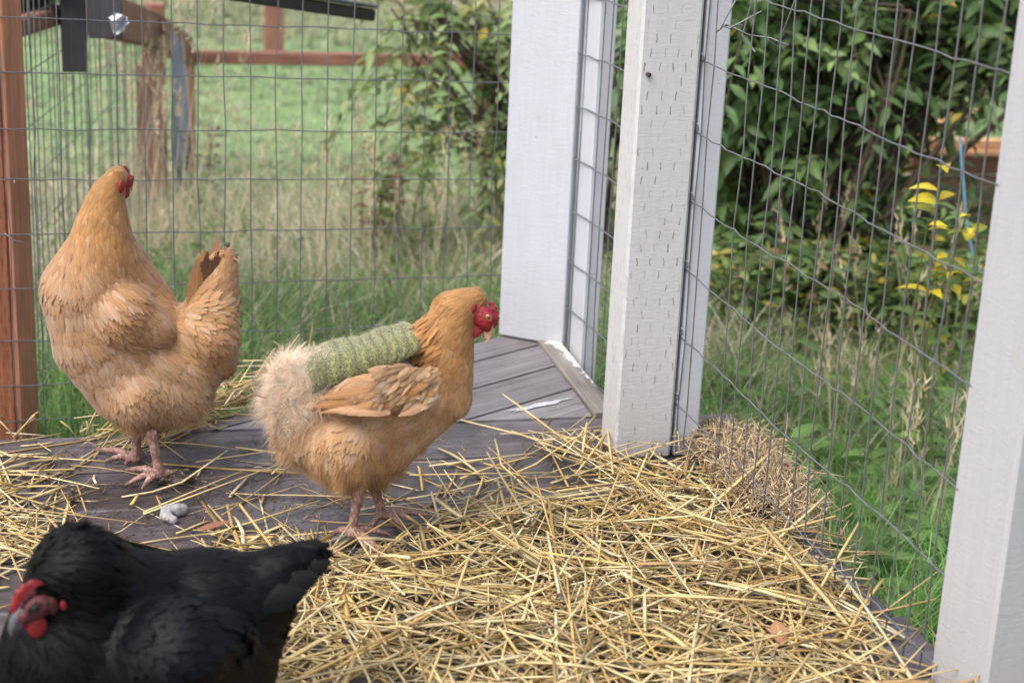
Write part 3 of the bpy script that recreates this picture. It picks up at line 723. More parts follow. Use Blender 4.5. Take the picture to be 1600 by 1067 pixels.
# ---- hen one, standing with its back half turned, left of the picture
Y1 = 2.33
h1 = empty('hen', (.0, Y1, 0), 'tall buff hen standing upright at the left with its head turned away', 'hen', 'buff hens')
D = 1.0
spec1 = {
 'head': (184, 276, .0, 21, (-.7, .6, 0), .016, .007, GOLD, 1, .0),
 'nape': (168, 303, .0, 30, (-.35, 1, 0), .030, .009, GOLD, 1, 0),
 'neck': (161, 345, .0, 43, (-.2, 1, 0), .036, .010, GOLD, 1, .0),
 'neck2': (158, 395, .0, 58, (0, 1, 0), .040, .012, (.51, .25, .08), 1, .05),
 'breast': (138, 455, .0, 76, (.0, 1, 0), .036, .018, BUFF, .2, .05),
 'back': (212, 470, .02, 58, (1, .35, 0), .036, .018, (.52, .27, .10), .3, .05),
 'flank': (160, 525, .0, 82, (.45, 1, 0), .034, .019, BUFF, .0, .1),
 'belly': (205, 585, .0, 80, (.6, 1, 0), .032, .018, (.50, .30, .15), 0, .4),
 'saddle': (250, 510, .0, 46, (1, .25, 0), .036, .015, (.55, .28, .10), .6, .1),
 'wing': (185, 492, -.030, 62, (.9, .55, 0), .045, .021, (.47, .245, .10), 0, .03),
 'wing_tip': (240, 516, -.036, 34, (1, .25, 0), .055, .018, (.47, .25, .11), 0, .02),
 'rear': (290, 565, .0, 62, (.8, .6, 0), .032, .018, (.54, .34, .18), 0, .5),
 'covert': (323, 522, -.015, 54, (.75, .75, 0), .040, .019, (.57, .32, .14), .1, .2),
 'covert2': (342, 562, -.005, 32, (.7, 1, 0), .038, .016, (.55, .30, .12), .1, .15),
 'tail': (335, 462, .0, 42, (.35, -1, 0), .040, .017, (.55, .31, .14), .1, .1),
 'tail_top': (347, 418, .0, 29, (.3, -1, 0), .040, .015, (.52, .28, .12), .1, .05),
 'thigh': (215, 612, -.035, 57, (.25, 1, 0), .030, .017, (.53, .33, .18), 0, .75),
 'thigh2': (282, 610, -.01, 55, (.5, 1, 0), .030, .016, (.56, .38, .22), 0, .8),
 'drum': (232, 655, -.02, 25, (.1, 1, 0), .022, .012, (.46, .26, .12), 0, .6),
 'drum2': (212, 660, .04, 20, (.1, 1, 0), .022, .012, (.46, .26, .12), 0, .6),
}
links1 = [('head', 'nape'), ('nape', 'neck'), ('neck', 'neck2'), ('neck2', 'breast'), ('neck2', 'back'), ('breast', 'flank'), ('back', 'saddle'), ('flank', 'belly'), ('back', 'flank'),
          ('belly', 'rear'), ('saddle', 'rear'), ('covert', 'tail'), ('tail', 'tail_top'), ('wing', 'wing_tip'), ('thigh', 'thigh2'), ('belly', 'thigh'), ('thigh', 'drum'), ('thigh2', 'drum'), ('belly', 'drum2'), ('covert', 'covert2'), ('thigh2', 'rear')]
hc1 = onY(184, 278, Y1)
f1 = np.array([.62, .74, -.22])
body, nodes, sam, interp, info = hen_body(h1, spec1, links1, Y1, 'feather', .0055, 11500, 60000, face=[(hc1+np.array([.013, .012, -.005]), .0125)])
hen_head(h1, hc1+np.array([-.004, -.004, -.001]), f1, (.1, 0, 1), .92, combh=1.0)
# tail fan
def fan(body, roots, tips, W, cols, tips_c, nrmv, name='tail_feather', mat='feather', droop=.15):
    P = np.array(roots); Q = np.array(tips); n = len(P)
    return [cards(name, P[i:i+1], (Q-P)[i:i+1], np.array([nrmv[i]]), np.linalg.norm(Q-P, axis=1)[i:i+1], np.array([W[i]]), np.array([cols[i]]), np.array([tips_c[i]]), mat, body, nv=9, lift=.06, droop=droop, cup=.22) for i in range(n)]
rt = []; tp = []; Wn = []; cs = []; tc = []; nn = []
for (rx, ry, tx, ty, dy, wd, dark) in [(300, 500, 322, 392, .03, .024, 0), (305, 498, 345, 378, .02, .026, 0), (312, 495, 362, 383, .0, .028, 1), (318, 495, 374, 402, -.012, .026, 1), (322, 500, 375, 428, -.02, .024, 0),
                                       (300, 498, 312, 412, -.035, .022, 0), (306, 492, 328, 398, -.03, .022, 2), (312, 490, 345, 396, -.03, .022, 2), (325, 505, 371, 455, -.03, .022, 0), (315, 492, 355, 405, -.01, .026, 2)]:
    rt.append(onY(rx, ry, Y1+dy*.4)); tp.append(onY(tx, ty, Y1+dy)); Wn.append(wd*1.35); nn.append((.3, -1, .1))
    cs.append((.52, .29, .13) if dark < 2 else (.22, .10, .045)); tc.append((.44, .22, .09) if dark == 0 else (.09, .045, .025))
fan(body, rt, tp, Wn, cs, tc, nn)
# legs
hip = onY(237, 668, Y1-.03); a1 = onz(249, 742, .012)
hip[1] = a1[1]+.004; foot(h1, hip, a1, [toe(a1, (197, 733)), toe(a1, (196, 757)), toe(a1, (222, 762)), toe(a1, (283, 743), .005, .004)])
a2 = onz(213, 716, .012); hip = onY(214, 668, a2[1]); foot(h1, hip, a2, [toe(a2, (146, 702)), toe(a2, (164, 720)), toe(a2, (196, 724)), toe(a2, (224, 708))])

# ---- hen two, with the knitted saddle
Y2 = 2.05
h2 = empty('hen', (.3, Y2, 0), 'buff hen wearing a green knitted saddle, standing in the straw with its head lowered', 'hen', 'buff hens')
spec2 = {
 'head': (742, 468, .0, 25, (-.9, .1, 0), .015, .007, GOLD, 1, .0),
 'nape': (710, 487, .0, 39, (-.9, .55, 0), .028, .010, GOLD, 1, .0),
 'neck': (697, 525, .0, 48, (-.35, 1, 0), .036, .011, GOLD, 1, .05),
 'neck2': (692, 570, .0, 52, (-.15, 1, 0), .036, .013, (.52, .26, .085), .9, .05),
 'crop': (697, 615, -.005, 46, (-.1, 1, 0), .032, .017, (.57, .34, .16), .2, .1),
 'back': (645, 568, .02, 52, (-1, .1, 0), .035, .016, BUFF, .3, .05),
 'back2': (575, 592, .015, 57, (-1, .25, 0), .035, .016, BUFF, .1, .1),
 'body': (600, 640, .0, 68, (-1, .25, 0), .034, .018, BUFF, 0, .15),
 'rump': (500, 618, .0, 46, (-.9, .4, 0), .034, .015, (.62, .44, .29), 0, .6),
 'tail': (462, 588, .0, 31, (-.6, -1, 0), .030, .012, (.76, .62, .48), 0, .9),
 'tail2': (450, 630, .0, 36, (-1, .5, 0), .030, .012, (.74, .59, .45), 0, 1),
 'vent': (478, 676, .0, 48, (-.6, 1, 0), .030, .014, (.56, .38, .22), 0, .9),
 'abdomen': (535, 686, .0, 70, (-.25, 1, 0), .030, .016, (.55, .34, .17), 0, .8),
 'belly': (603, 690, .0, 52, (.0, 1, 0), .030, .016, (.56, .36, .19), 0, .7),
 'thigh': (540, 696, -.03, 60, (-.05, 1, 0), .032, .017, (.54, .32, .15), 0, .85),
 'wing': (625, 605, -.045, 43, (-.9, .45, 0), .040, .018, (.53, .32, .17), 0, .1),
 'wing2': (560, 613, -.046, 34, (-1, .2, 0), .055, .018, (.50, .28, .13), 0, .02),
 'wing3': (515, 626, -.044, 20, (-1, .1, 0), .050, .016, (.50, .28, .13), 0, .02),
 'drum': (558, 748, -.01, 22, (0, 1, 0), .020, .012, (.50, .30, .14), 0, .8),
 'drum2': (585, 742, .03, 22, (0, 1, 0), .020, .012, (.50, .30, .14), 0, .8),
}
links2 = [('head', 'nape'), ('nape', 'neck'), ('neck', 'neck2'), ('neck2', 'crop'), ('neck2', 'back'), ('back', 'back2'), ('crop', 'body'), ('back2', 'rump'), ('body', 'belly'), ('rump', 'tail'), ('tail', 'tail2'), ('tail2', 'vent'),
          ('vent', 'abdomen'), ('abdomen', 'belly'), ('body', 'abdomen'), ('wing', 'wing2'), ('wing2', 'wing3'), ('rump', 'vent'), ('abdomen', 'thigh'), ('thigh', 'drum'), ('belly', 'drum2'), ('back2', 'body'), ('crop', 'belly'), ('rump', 'abdomen')]
f2px = nrm(onY(745+33, 478+48, Y2)-onY(745, 478, Y2)); f2 = nrm(f2px+np.array([0, -.30, 0])); u2 = nrm(onY(745+48, 478-33, Y2)-onY(745, 478, Y2))+np.array([0, -.05, 0])
hc2 = onY(744, 477, Y2)
body2, nodes2, sam2, interp2, info2 = hen_body(h2, spec2, links2, Y2, 'feather', .0055, 12000, 80000, face=[(hc2+f2*.013+np.array([0, -.018, 0])-u2*.004, .0225)])
s2 = np.cross(f2, nrm(u2-f2*np.dot(f2, u2)))
hen_head(h2, hc2+np.array([0, -.003, 0])-f2*.000, f2, u2, 1.08, combh=.72)
# wing feathers laid in rows
W0 = lambda x, y, d=-.058: onY(x, y, Y2+d)
def wingset(body, lst, mat='feather', nm='wing_feather'):
    for (x0_, y0_, x1_, y1_, d0, d1, wd, c) in lst:
        P = W0(x0_, y0_, d0); Q = W0(x1_, y1_, d1)
        cards(nm, P[None], (Q-P)[None], np.array([[0, -1, .18]]), np.array([np.linalg.norm(Q-P)]), np.array([wd]), np.array([c]), np.array([c])*1.05, mat, body, nv=9, lift=.05, droop=.07, cup=.22)
wl = [(640, 612, 486, 636, -.078, -.060, .020, (.47, .25, .11)), (645, 600, 498, 622, -.080, -.062, .019, (.50, .28, .13)), (640, 622, 500, 645, -.080, -.062, .018, (.52, .30, .15)),
      (610, 645, 514, 640, -.081, -.070, .017, (.64, .40, .25)), (655, 618, 545, 640, -.085, -.074, .018, (.54, .31, .15)), (672, 628, 622, 650, -.085, -.080, .017, (.66, .42, .26)), (660, 592, 560, 625, -.085, -.072, .018, (.52, .29, .13)),
      (668, 600, 590, 632, -.088, -.079, .018, (.50, .27, .12)), (672, 585, 600, 612, -.086, -.077, .018, (.62, .44, .30)), (678, 612, 640, 648, -.086, -.080, .017, (.50, .27, .12))]
wingset(body2, wl)
# a few loose white quills and ruffled coverts
n = 210; P = np.array([W0(*p, d=-.080) for p in np.stack([rng.uniform(600, 690, n), rng.uniform(572, 622, n)], 1)]); T = np.tile(onY(0, 8, Y2)-onY(16, 0, Y2), (n, 1)); T = nrm(T)+rng.normal(size=(n, 3))*.24
cc = np.where(rng.random((n, 1)) < .16, [[.58, .47, .37]], [[.44, .285, .165]])*rng.uniform(.85, 1.15, (n, 1))
cards('ruffled_covert', P, T, np.tile([0, -1, .2], (n, 1))+rng.normal(size=(n, 3))*.25, rng.uniform(.018, .032, n), rng.uniform(.007, .012, n), cc, cc*1.05, 'feather', body2, lift=.10, droop=.14)['kind'] = 'stuff'
P, N = sam2(60000); q_ = P-Cv; zz_ = q_@Fv; qx = 800+FPX*(q_@Rv)/zz_; qy = 533.5-FPX*(q_@Uv)/zz_
m = (qx > 650) & (qx < 692) & (qy > 488) & (qy < 566) & (N[:, 1] < .3); P, N = P[m][:150], N[m][:150]; n = len(P); T = np.array([-.75, 0, -.6])+rng.normal(size=(n, 3))*.15
cc = np.array([.42, .21, .075])*rng.uniform(.8, 1.2, (n, 1)); cards('hackle', P+N*.001, T, N+rng.normal(size=(n, 3))*.1, rng.uniform(.020, .032, n), rng.uniform(.005, .009, n), cc, cc*1.1, 'feather', body2, prof='hackle', lift=.07, droop=.15)['kind'] = 'stuff'
# soft curled down of the tail
n = 26000; P, N = sam2(n*6); tc = onY(455, 600, Y2); m = np.linalg.norm(P-tc, axis=1) < .030+.040*rng.random(len(P)); P, N = P[m][:n], N[m][:n]; n = len(P)
cl = np.stack([np.sin(P@np.array([190, 70, 120])+1), np.sin(P@np.array([-110, 160, 130])), np.sin(P@np.array([120, -140, 180])+2)], 1)
T = nrm(N*.8+np.array([-.35, 0, .5])+cl*.65+rng.normal(size=(n, 3))*.16); side_ = nrm(np.cross(T, cl)); bend = side_*.9-N*.35+rng.normal(size=(n, 3))*.15
cc = np.array([.86, .73, .59])*rng.uniform(.8, 1.16, (n, 1))*(1+.14*cl[:, :1]); v2, f2_, c2 = ribbons(P-N*.003, T, rng.uniform(.014, .036, n), rng.uniform(.0003, .0007, n), bend, cc, 6)
mk('tail_down', v2, f2_, 'down', body2, None, c2)['kind'] = 'stuff'
n = 7; P = tc+rng.normal(size=(n, 3))*np.array([.014, .018, .018]); cc = np.array([.58, .44, .31])*rng.uniform(.85, 1.15, (n, 1))
cards('tail_feather', P, np.array([-.45, -.1, .7])+rng.normal(size=(n, 3))*.5, np.array([-.4, -1, .3])+rng.normal(size=(n, 3))*.5, rng.uniform(.024, .038, n), rng.uniform(.008, .013, n), cc, cc, 'feather', body2, nv=9, lift=.8, droop=1.2, curl=rng.normal(size=n)*.5)['kind'] = 'stuff'
a1 = onz(550, 832, .024); hip = onY(560, 765, a1[1]); foot(h2, hip, a1, [toe(a1, (596, 860), .017), toe(a1, (608, 834), .017), toe(a1, (574, 856), .017), toe(a1, (522, 831), .014, .004)], .0062)
a2 = onz(598, 803, .024); hip = onY(584, 760, a2[1]); foot(h2, hip, a2, [toe(a2, (667, 804), .017), toe(a2, (633, 824), .017), toe(a2, (650, 814), .017), toe(a2, (582, 820), .014, .004)], .0062)

# knitted saddle: a crocheted patch bent over the back, open edge at the rear
def knit_mat():
    m = M('green_yarn', .85, .15); o = m.coord('Object'); n = m.noise(o, 240, 3, .7); n2 = m.noise(o, 900, 2, .6); c0 = m.attr()
    c = m.ramp(m.math('ADD', m.math('MULTIPLY', n, .65), m.math('MULTIPLY', n2, .35)), [(.36, (.045, .05, .02)), (.46, (.165, .17, .06)), (.55, (.30, .295, .13)), (.68, (.46, .44, .27))])
    m.color(m.mix(1., c, c0, 'MULTIPLY')); m.bump(n2, .6, .001); m.b.inputs['Sheen Weight'].default_value = .4; return m.m
MT['yarn'] = knit_mat()
tops = [(478, 560), (500, 549), (560, 536), (605, 525), (648, 516)]; lows = [(489, 616), (505, 612), (580, 586), (612, 573), (652, 560)]
nt_, nq = 300, 130
tt = np.linspace(0, 1, nt_); V_ = []; Cc = []
tx = np.linspace(0, 1, 5)
topw = np.array([onY(*p, Y2+.005) for p in tops]); loww = np.array([onY(*p, Y2-.062) for p in lows])
TP = np.stack([np.interp(tt, tx, topw[:, k]) for k in range(3)], 1); LW = np.stack([np.interp(tt, tx, loww[:, k]) for k in range(3)], 1)
nrib = 11
for i, t_ in enumerate(tt):
    T0 = TP[i]; L0 = LW[i]; hh = T0[2]-L0[2]; dyn = T0[1]-L0[1]; sh = L0[0]-T0[0]
    for j in range(nq):
        q = j/(nq-1)*2-1            # -1 near edge .. 1 far edge
        th = q*radians(100); se = (abs(sin(th))**.72)*(1 if th >= 0 else -1); yy = T0[1]+dyn*se*(.8 if th < 0 else 1.); hz = abs(q)**1.55; zz = T0[2]-hh*hz*(1+.07*sin(t_*9+1)*abs(q))-.005*sin(pi*t_)*(1-abs(q))+.0015*sin(t_*17+q*3); xx = T0[0]+sh*hz+.0016*sin(q*7+i*.02)
        nrl = nrm(np.array([-.15, sin(th), cos(th)]))
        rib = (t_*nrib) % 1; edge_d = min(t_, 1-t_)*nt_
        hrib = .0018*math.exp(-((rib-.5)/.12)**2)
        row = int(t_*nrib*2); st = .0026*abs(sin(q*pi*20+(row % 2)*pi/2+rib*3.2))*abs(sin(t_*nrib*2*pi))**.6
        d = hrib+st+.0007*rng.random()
        V_.append(np.array([xx, yy, zz])+nrl*d); k = .16+.84*min(1, d/.0036); Cc.append((k, k, k*.98) if rib < .36 or rib > .64 else (k*1.0, k*.99, k*.85))  # shade in the stitch hollows is painted into the vertex colours
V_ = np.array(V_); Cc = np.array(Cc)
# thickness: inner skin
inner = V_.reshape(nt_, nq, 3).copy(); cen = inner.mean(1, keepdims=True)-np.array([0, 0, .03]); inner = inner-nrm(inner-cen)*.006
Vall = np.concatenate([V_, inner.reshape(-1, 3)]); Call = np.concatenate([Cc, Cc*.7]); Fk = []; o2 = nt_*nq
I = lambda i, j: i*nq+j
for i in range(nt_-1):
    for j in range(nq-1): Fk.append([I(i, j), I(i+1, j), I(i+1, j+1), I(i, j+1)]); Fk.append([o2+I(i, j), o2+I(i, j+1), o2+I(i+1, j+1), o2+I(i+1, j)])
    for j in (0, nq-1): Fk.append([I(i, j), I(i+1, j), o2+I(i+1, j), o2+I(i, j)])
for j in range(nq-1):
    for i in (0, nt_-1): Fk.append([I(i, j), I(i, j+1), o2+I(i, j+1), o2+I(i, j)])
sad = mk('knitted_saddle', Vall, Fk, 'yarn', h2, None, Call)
n = 5200; ii = rng.integers(0, nt_*nq, n); P = V_[ii]; Nn = nrm(P-(TP.mean(0)-np.array([0, -.0, .05])))
v2, f2_, c2 = ribbons(P, Nn+rng.normal(size=(n, 3))*.9, rng.uniform(.002, .0055, n), np.full(n, .0003), rng.normal(size=(n, 3))*.6, np.array([.46, .45, .28])*rng.uniform(.7, 1.2, (n, 1)), 2)
fz = mk('yarn_fuzz', v2, f2_, 'down', sad, None, c2); fz['kind'] = 'stuff'

# ---- black hen close to the camera
Y3 = 1.5
h3 = empty('hen', (.03, Y3, 0), 'black hen with red comb and wattles, crouched nearest the camera at bottom left', 'hen')
K = (.0028, .0026, .003); K2 = (.004, .0046, .0055); K3 = (.0045, .006, .0085)
spec3 = {
 'head': (78, 915, -.03, 46, (.9, -.3, 0), .016, .008, K, 1, .0),
 'nape': (120, 890, -.02, 78, (.9, .1, 0), .034, .011, K, 1, .05),
 'neck': (135, 930, .0, 105, (.8, .6, 0), .044, .013, K, 1, .05),
 'neck2': (120, 1010, -.01, 120, (.5, 1, 0), .044, .015, K, .8, .05),
 'chest': (80, 1110, .0, 110, (.2, 1, 0), .038, .018, K, .2, .1),
 'back': (240, 960, .03, 105, (1, .1, 0), .032, .020, K2, 0, .0),
 'back2': (320, 945, .03, 95, (1, .1, 0), .034, .020, K2, 0, .0),
 'body': (250, 1060, .0, 150, (1, .3, 0), .036, .022, K2, 0, .05),
 'rump': (390, 930, .03, 72, (1, -.05, 0), .038, .020, K2, .1, .0),
 'tail': (440, 890, .03, 45, (1, -.25, 0), .036, .018, K, .1, .0),
 'tail2': (490, 872, .03, 27, (1, -.3, 0), .018, .012, K, .0, .0),
 'vent': (380, 990, .02, 66, (.8, .6, 0), .032, .017, K, 0, .4),
 'wing': (265, 1020, -.06, 92, (1, .3, 0), .045, .024, K3, 0, .0),
 'wing2': (345, 990, -.045, 50, (1, .25, 0), .055, .022, K2, 0, .0),
 'belly': (340, 1080, .0, 90, (.6, 1, 0), .03, .018, K, 0, .5),
}
links3 = [('head', 'nape'), ('nape', 'neck'), ('neck', 'neck2'), ('neck2', 'chest'), ('neck', 'back'), ('back', 'back2'), ('back2', 'rump'), ('rump', 'tail'), ('tail', 'tail2'), ('neck2', 'body'), ('chest', 'body'), ('body', 'belly'), ('rump', 'vent'), ('body', 'vent'), ('body', 'back2'), ('vent', 'tail'), ('vent', 'belly'), ('wing', 'wing2')]
hc3 = onY(84, 920, Y3-.05)
f3 = nrm(np.array([-.86, -.34, -.42])); u3 = np.array([-.30, -.15, .9])
body3, *_r = hen_body(h3, spec3, links3, Y3, 'black_feather', .0065, 7000, 9000, face=[(hc3+f3*.022+np.array([0, -.012, 0]), .013)])
hen_head(h3, hc3+f3*.004, f3, u3, 1.12, 'pinkface', 'red', 'dark_beak', iris='pupil', combh=.8, eyes=1.1, lobe=.42, fw=.76)
for (rx, ry, tx, ty, dy, wd) in [(400, 905, 515, 850, .05, .03), (405, 915, 520, 862, .03, .032), (410, 925, 516, 880, .01, .03), (400, 895, 500, 845, .06, .028), (410, 935, 498, 898, .0, .03), (395, 945, 478, 925, -.01, .03)]:
    P = onY(rx, ry, Y3+dy); Q = onY(tx, ty, Y3+dy); cards('tail_feather', P[None], (Q-P)[None], np.array([[.1, -1, .5]]), np.array([np.linalg.norm(Q-P)]), np.array([wd]), np.array([K2]), np.array([K2]), 'black_feather', body3, nv=8, lift=.05, droop=.08)
for k, x in enumerate((.0, .075)):
    a = np.array([x, Y3+.03*k-.02, .012]); foot(h3, a+[0.01, 0, .055], a, [[a+[-.02, -.0, 0], a+[-.045, -.01, -.006]], [a+[-.02, .01, 0], a+[-.04, .022, -.006]], [a+[.02, 0, -.002], a+[.032, .0, -.006]], [a+[-.02, -.014, 0], a+[-.036, -.03, -.006]]], .0062)
#PART3

# ================================================================== STRAW ON THE DECK
def proj(P):
    q = np.asarray(P)-Cv; z = q@Fv; return 800+FPX*(q@Rv)/z, 533.5-FPX*(q@Uv)/z
HG = np.zeros((260, 340)); hx0, hy0, hc_ = -1.3, .9, .01
def hget(x, y):
    i = int((y-hy0)/hc_); j = int((x-hx0)/hc_)
    return HG[min(max(i, 0), 259), min(max(j, 0), 339)]
def straw_prism(P, w_, th_, col, out):
    """flat four-sided stalk along polyline P"""
    P = np.array(P); n = len(P); T = nrm(np.gradient(P, axis=0)); s = nrm(np.cross(T, [0, 0, 1.])); up = np.cross(s, T)
    ro = out['tw']; s2_ = s*cos(ro)+up*sin(ro); u2_ = -s*sin(ro)+up*cos(ro)
    for i in range(n):
        k = 1. if i < n-1 else .75
        out['V'] += [P[i]+s2_[i]*w_*k, P[i]+u2_[i]*th_*k, P[i]-s2_[i]*w_*k, P[i]-u2_[i]*th_*k]
        c = np.array(col)*(1+.12*rng.normal()); out['C'] += [c]*4; out['U'] += [(0, i), (.3, i), (.6, i), (.9, i)]
    o = out['n']
    for i in range(n-1):
        for j in range(4): out['F'].append([o+i*4+j, o+i*4+(j+1) % 4, o+(i+1)*4+(j+1) % 4, o+(i+1)*4+j])
    out['F'].append([o, o+1, o+2, o+3][::-1]); out['F'].append([o+(n-1)*4+j for j in range(4)]); out['n'] += n*4
PALS = [(.54, .38, .16), (.60, .45, .22), (.48, .32, .13), (.66, .54, .32), (.58, .43, .21), (.40, .26, .13), (.72, .63, .45), (.64, .50, .27), (.56, .45, .27), (.62, .52, .34)]
def density(x, y):
    px, py = proj(np.array([x, y, 0.]))
    d = 0.
    g = lambda cx, cy, sx, sy, a: a*math.exp(-((px-cx)/sx)**2-((py-cy)/sy)**2)
    if py < 668: return 0
    d += 1.0/(1+math.exp(-(px-650+(py-800)*.9)/45))*(1/(1+math.exp(-(py-775)/18)))
    d += g(940, 712, 75, 32, 1.1)+g(1060, 742, 90, 26, .9)+g(10, 745, 55, 45, .5)+g(10, 850, 60, 50, .9)+g(330, 860, 150, 30, .16)+g(500, 780, 90, 30, .16)+g(510, 880, 70, 40, .7)
    d += .035*(py > 690)+g(480, 1000, 140, 120, 1.)
    hole = g(880, 765, 120, 22, .45)+g(700, 700, 120, 14, .3)+g(1000, 900, 60, 18, .4)+g(900, 1010, 70, 16, .4)+g(1010, 790, 60, 15, .4)+g(760, 900, 40, 14, .35)+g(1180, 960, 60, 18, .4)+g(720, 1010, 60, 18, .4)+g(860, 840, 50, 10, .3)+g(930, 860, 70, 14, .35)+g(1080, 850, 60, 14, .4)+g(640, 940, 50, 16, .3)+g(1250, 1010, 60, 20, .4)
    d -= hole+g(595, 838, 85, 36, 1.5)*.62
    if px > 1000: d *= min(1, max(0, (px*-1+1128+(py-700)*.84)/70)) if py < 1067 else 1
    return max(0, d)
SC = {}
def strew(name, N, xr, yr, dens, lens, widths, parent=None, pals=PALS, zmax=.05, spread=pi, base=0., ang0=0., tilt=0., loft=1., mat='straw', ok=None):
    out = {'V': [], 'F': [], 'C': [], 'U': [], 'n': 0, 'tw': 0}; made = 0; tries = 0
    while made < N and tries < N*30:
        tries += 1; x = rng.uniform(*xr); y = rng.uniform(*yr)
        if rng.random() > dens(x, y): continue
        L = rng.choice(lens)*rng.uniform(.6, 1.25); a = ang0+rng.normal()*spread if spread < 3 else rng.uniform(0, pi)
        dx, dy = cos(a)*L/2, sin(a)*L/2
        if ok and not (ok(x-dx, y-dy) and ok(x+dx, y+dy)): continue
        ts = np.linspace(-1, 1, 5); hs_ = np.array([hget(x+dx*t, y+dy*t) for t in ts])
        w_ = rng.uniform(*widths); th_ = w_*rng.uniform(.45, .9)
        if widths[1] > .002 and rng.random() < .10: w_ *= 1.6; th_ = .0006; hook_off = 1
        # rests on the two highest supports
        i, j = np.argsort(hs_)[-2:]; i, j = min(i, j), max(i, j)
        sl = (hs_[j]-hs_[i])/(ts[j]-ts[i]); sl = np.clip(sl, -.35*L, .35*L); z0_ = max(hs_[i]-sl*ts[i], (hs_-sl*ts).max()*.75)
        z0_ = min(z0_, zmax)
        sl += rng.normal()*.004*loft
        bow = rng.normal()*.004; hook = (rng.random() < .32)*rng.normal()*.38
        P = [[x+dx*t-dy*hook*(max(0, t))**1.0, y+dy*t+dx*hook*max(0, t), max(base+th_, base+z0_+sl*t+th_+bow*(1-t*t))] for t in (ts if hook == 0 else ts)]
        out['tw'] = rng.uniform(-.5, .5)
        c = np.array(pals[rng.integers(len(pals))])*rng.uniform(.70, 1.16)*np.array([1., .97, .85])*(.55 if rng.random() < .12 else 1); straw_prism(P, w_, th_, c, out); made += 1
        for t, p in zip(np.linspace(-1, 1, 9), np.linspace(0, 1, 9)):
            qx, qy = x+dx*t, y+dy*t; i = int((qy-hy0)/hc_); j = int((qx-hx0)/hc_)
            if 0 <= i < 260 and 0 <= j < 340: HG[i, j] = max(HG[i, j], min(zmax, (z0_+sl*t)*1.0+th_*1.1)) if rng.random() < .42 else HG[i, j]
    o = mk(name, out['V'], out['F'], mat, parent, out['U'], np.array(out['C']), smooth=False); return o
okd = lambda x, y: y < 2.49 and x < .98 and not (.70 < x < .85 and 2.27 < y < 2.36)
meta(strew('chaff', 2600, (-1.1, .96), (1.3, 2.46), lambda x, y: min(1, density(x, y)*.8+.10), [.012, .02, .03], (.0004, .0011), pals=[(.30, .19, .10), (.42, .29, .15), (.2, .12, .07), (.5, .38, .22)], zmax=.01, ok=okd), kind='stuff')
meta(strew('straw', 4100, (-1.1, 1.0), (1.15, 2.46), density, [.05, .08, .11, .15, .2, .26], (.0008, .0026), zmax=.03, ok=okd), kind='stuff')
# long single stalks that show on the bare boards
def stalk(pts, w_=.0018, c=(.62, .46, .2), z=.006):
    P = [onz(x, y, z+.003*(i % 2)) for i, (x, y) in enumerate(pts)]; P = [P[0]]+[(P[0]*(1-t)+P[-1]*t)*1 if len(P) == 2 else P[min(i, len(P)-1)] for i, t in ((1, .5),)][:1]+P[1:]
    out = {'V': [], 'F': [], 'C': [], 'U': [], 'n': 0, 'tw': .2}; straw_prism(P, w_, w_*.6, c, out); return out
def stalks(name, L):
    V_ = []; F_ = []; C_ = []; U_ = []; o = 0
    for pts, w_, c, z in L:
        q = stalk(pts, w_, c, z); V_ += q['V']; F_ += [[k+o for k in f] for f in q['F']]; C_ += q['C']; U_ += q['U']; o += q['n']
    return mk(name, V_, F_, 'straw', None, U_, np.array(C_), smooth=False)
Ls = [([(224, 800), (380, 735)], .002, (.66, .5, .22), .006), ([(224, 803), (445, 722)], .0022, (.60, .45, .2), .008), ([(306, 722), (425, 704)], .002, (.60, .42, .2), .006), ([(0, 790), (228, 818)], .0016, (.42, .27, .14), .012),
      ([(720, 656), (865, 692)], .0022, (.66, .54, .3), .005), ([(670, 728), (835, 708)], .0026, (.66, .56, .32), .005), ([(640, 742), (870, 738)], .002, (.6, .44, .18), .008), ([(330, 835), (500, 782)], .0026, (.60, .44, .18), .007),
      ([(245, 775), (262, 812)], .0018, (.55, .38, .12), .006), ([(205, 788), (216, 772)], .003, (.6, .45, .12), .005), ([(120, 755), (135, 800)], .0016, (.4, .28, .15), .005), ([(0, 711), (75, 709)], .0022, (.62, .5, .28), .004), ([(10, 676), (70, 680)], .0016, (.5, .42, .3), .004), ([(60, 692), (80, 705)], .0016, (.6, .46, .26), .004),
      ([(990, 760), (1020, 690)], .002, (.66, .52, .24), .02), ([(930, 650), (880, 712)], .002, (.66, .5, .24), .022), ([(955, 668), (900, 740)], .002, (.62, .46, .2), .025), ([(948, 660), (958, 740)], .0024, (.6, .44, .2), .03), ([(955, 700), (995, 690), (1060, 696)], .0016, (.55, .42, .25), .03), ([(1095, 705), (1045, 722)], .0016, (.6, .44, .2), .03), ([(1090, 905), (1110, 850)], .0018, (.62, .48, .25), .03)]
meta(stalks('straw_stalks', Ls), kind='stuff')
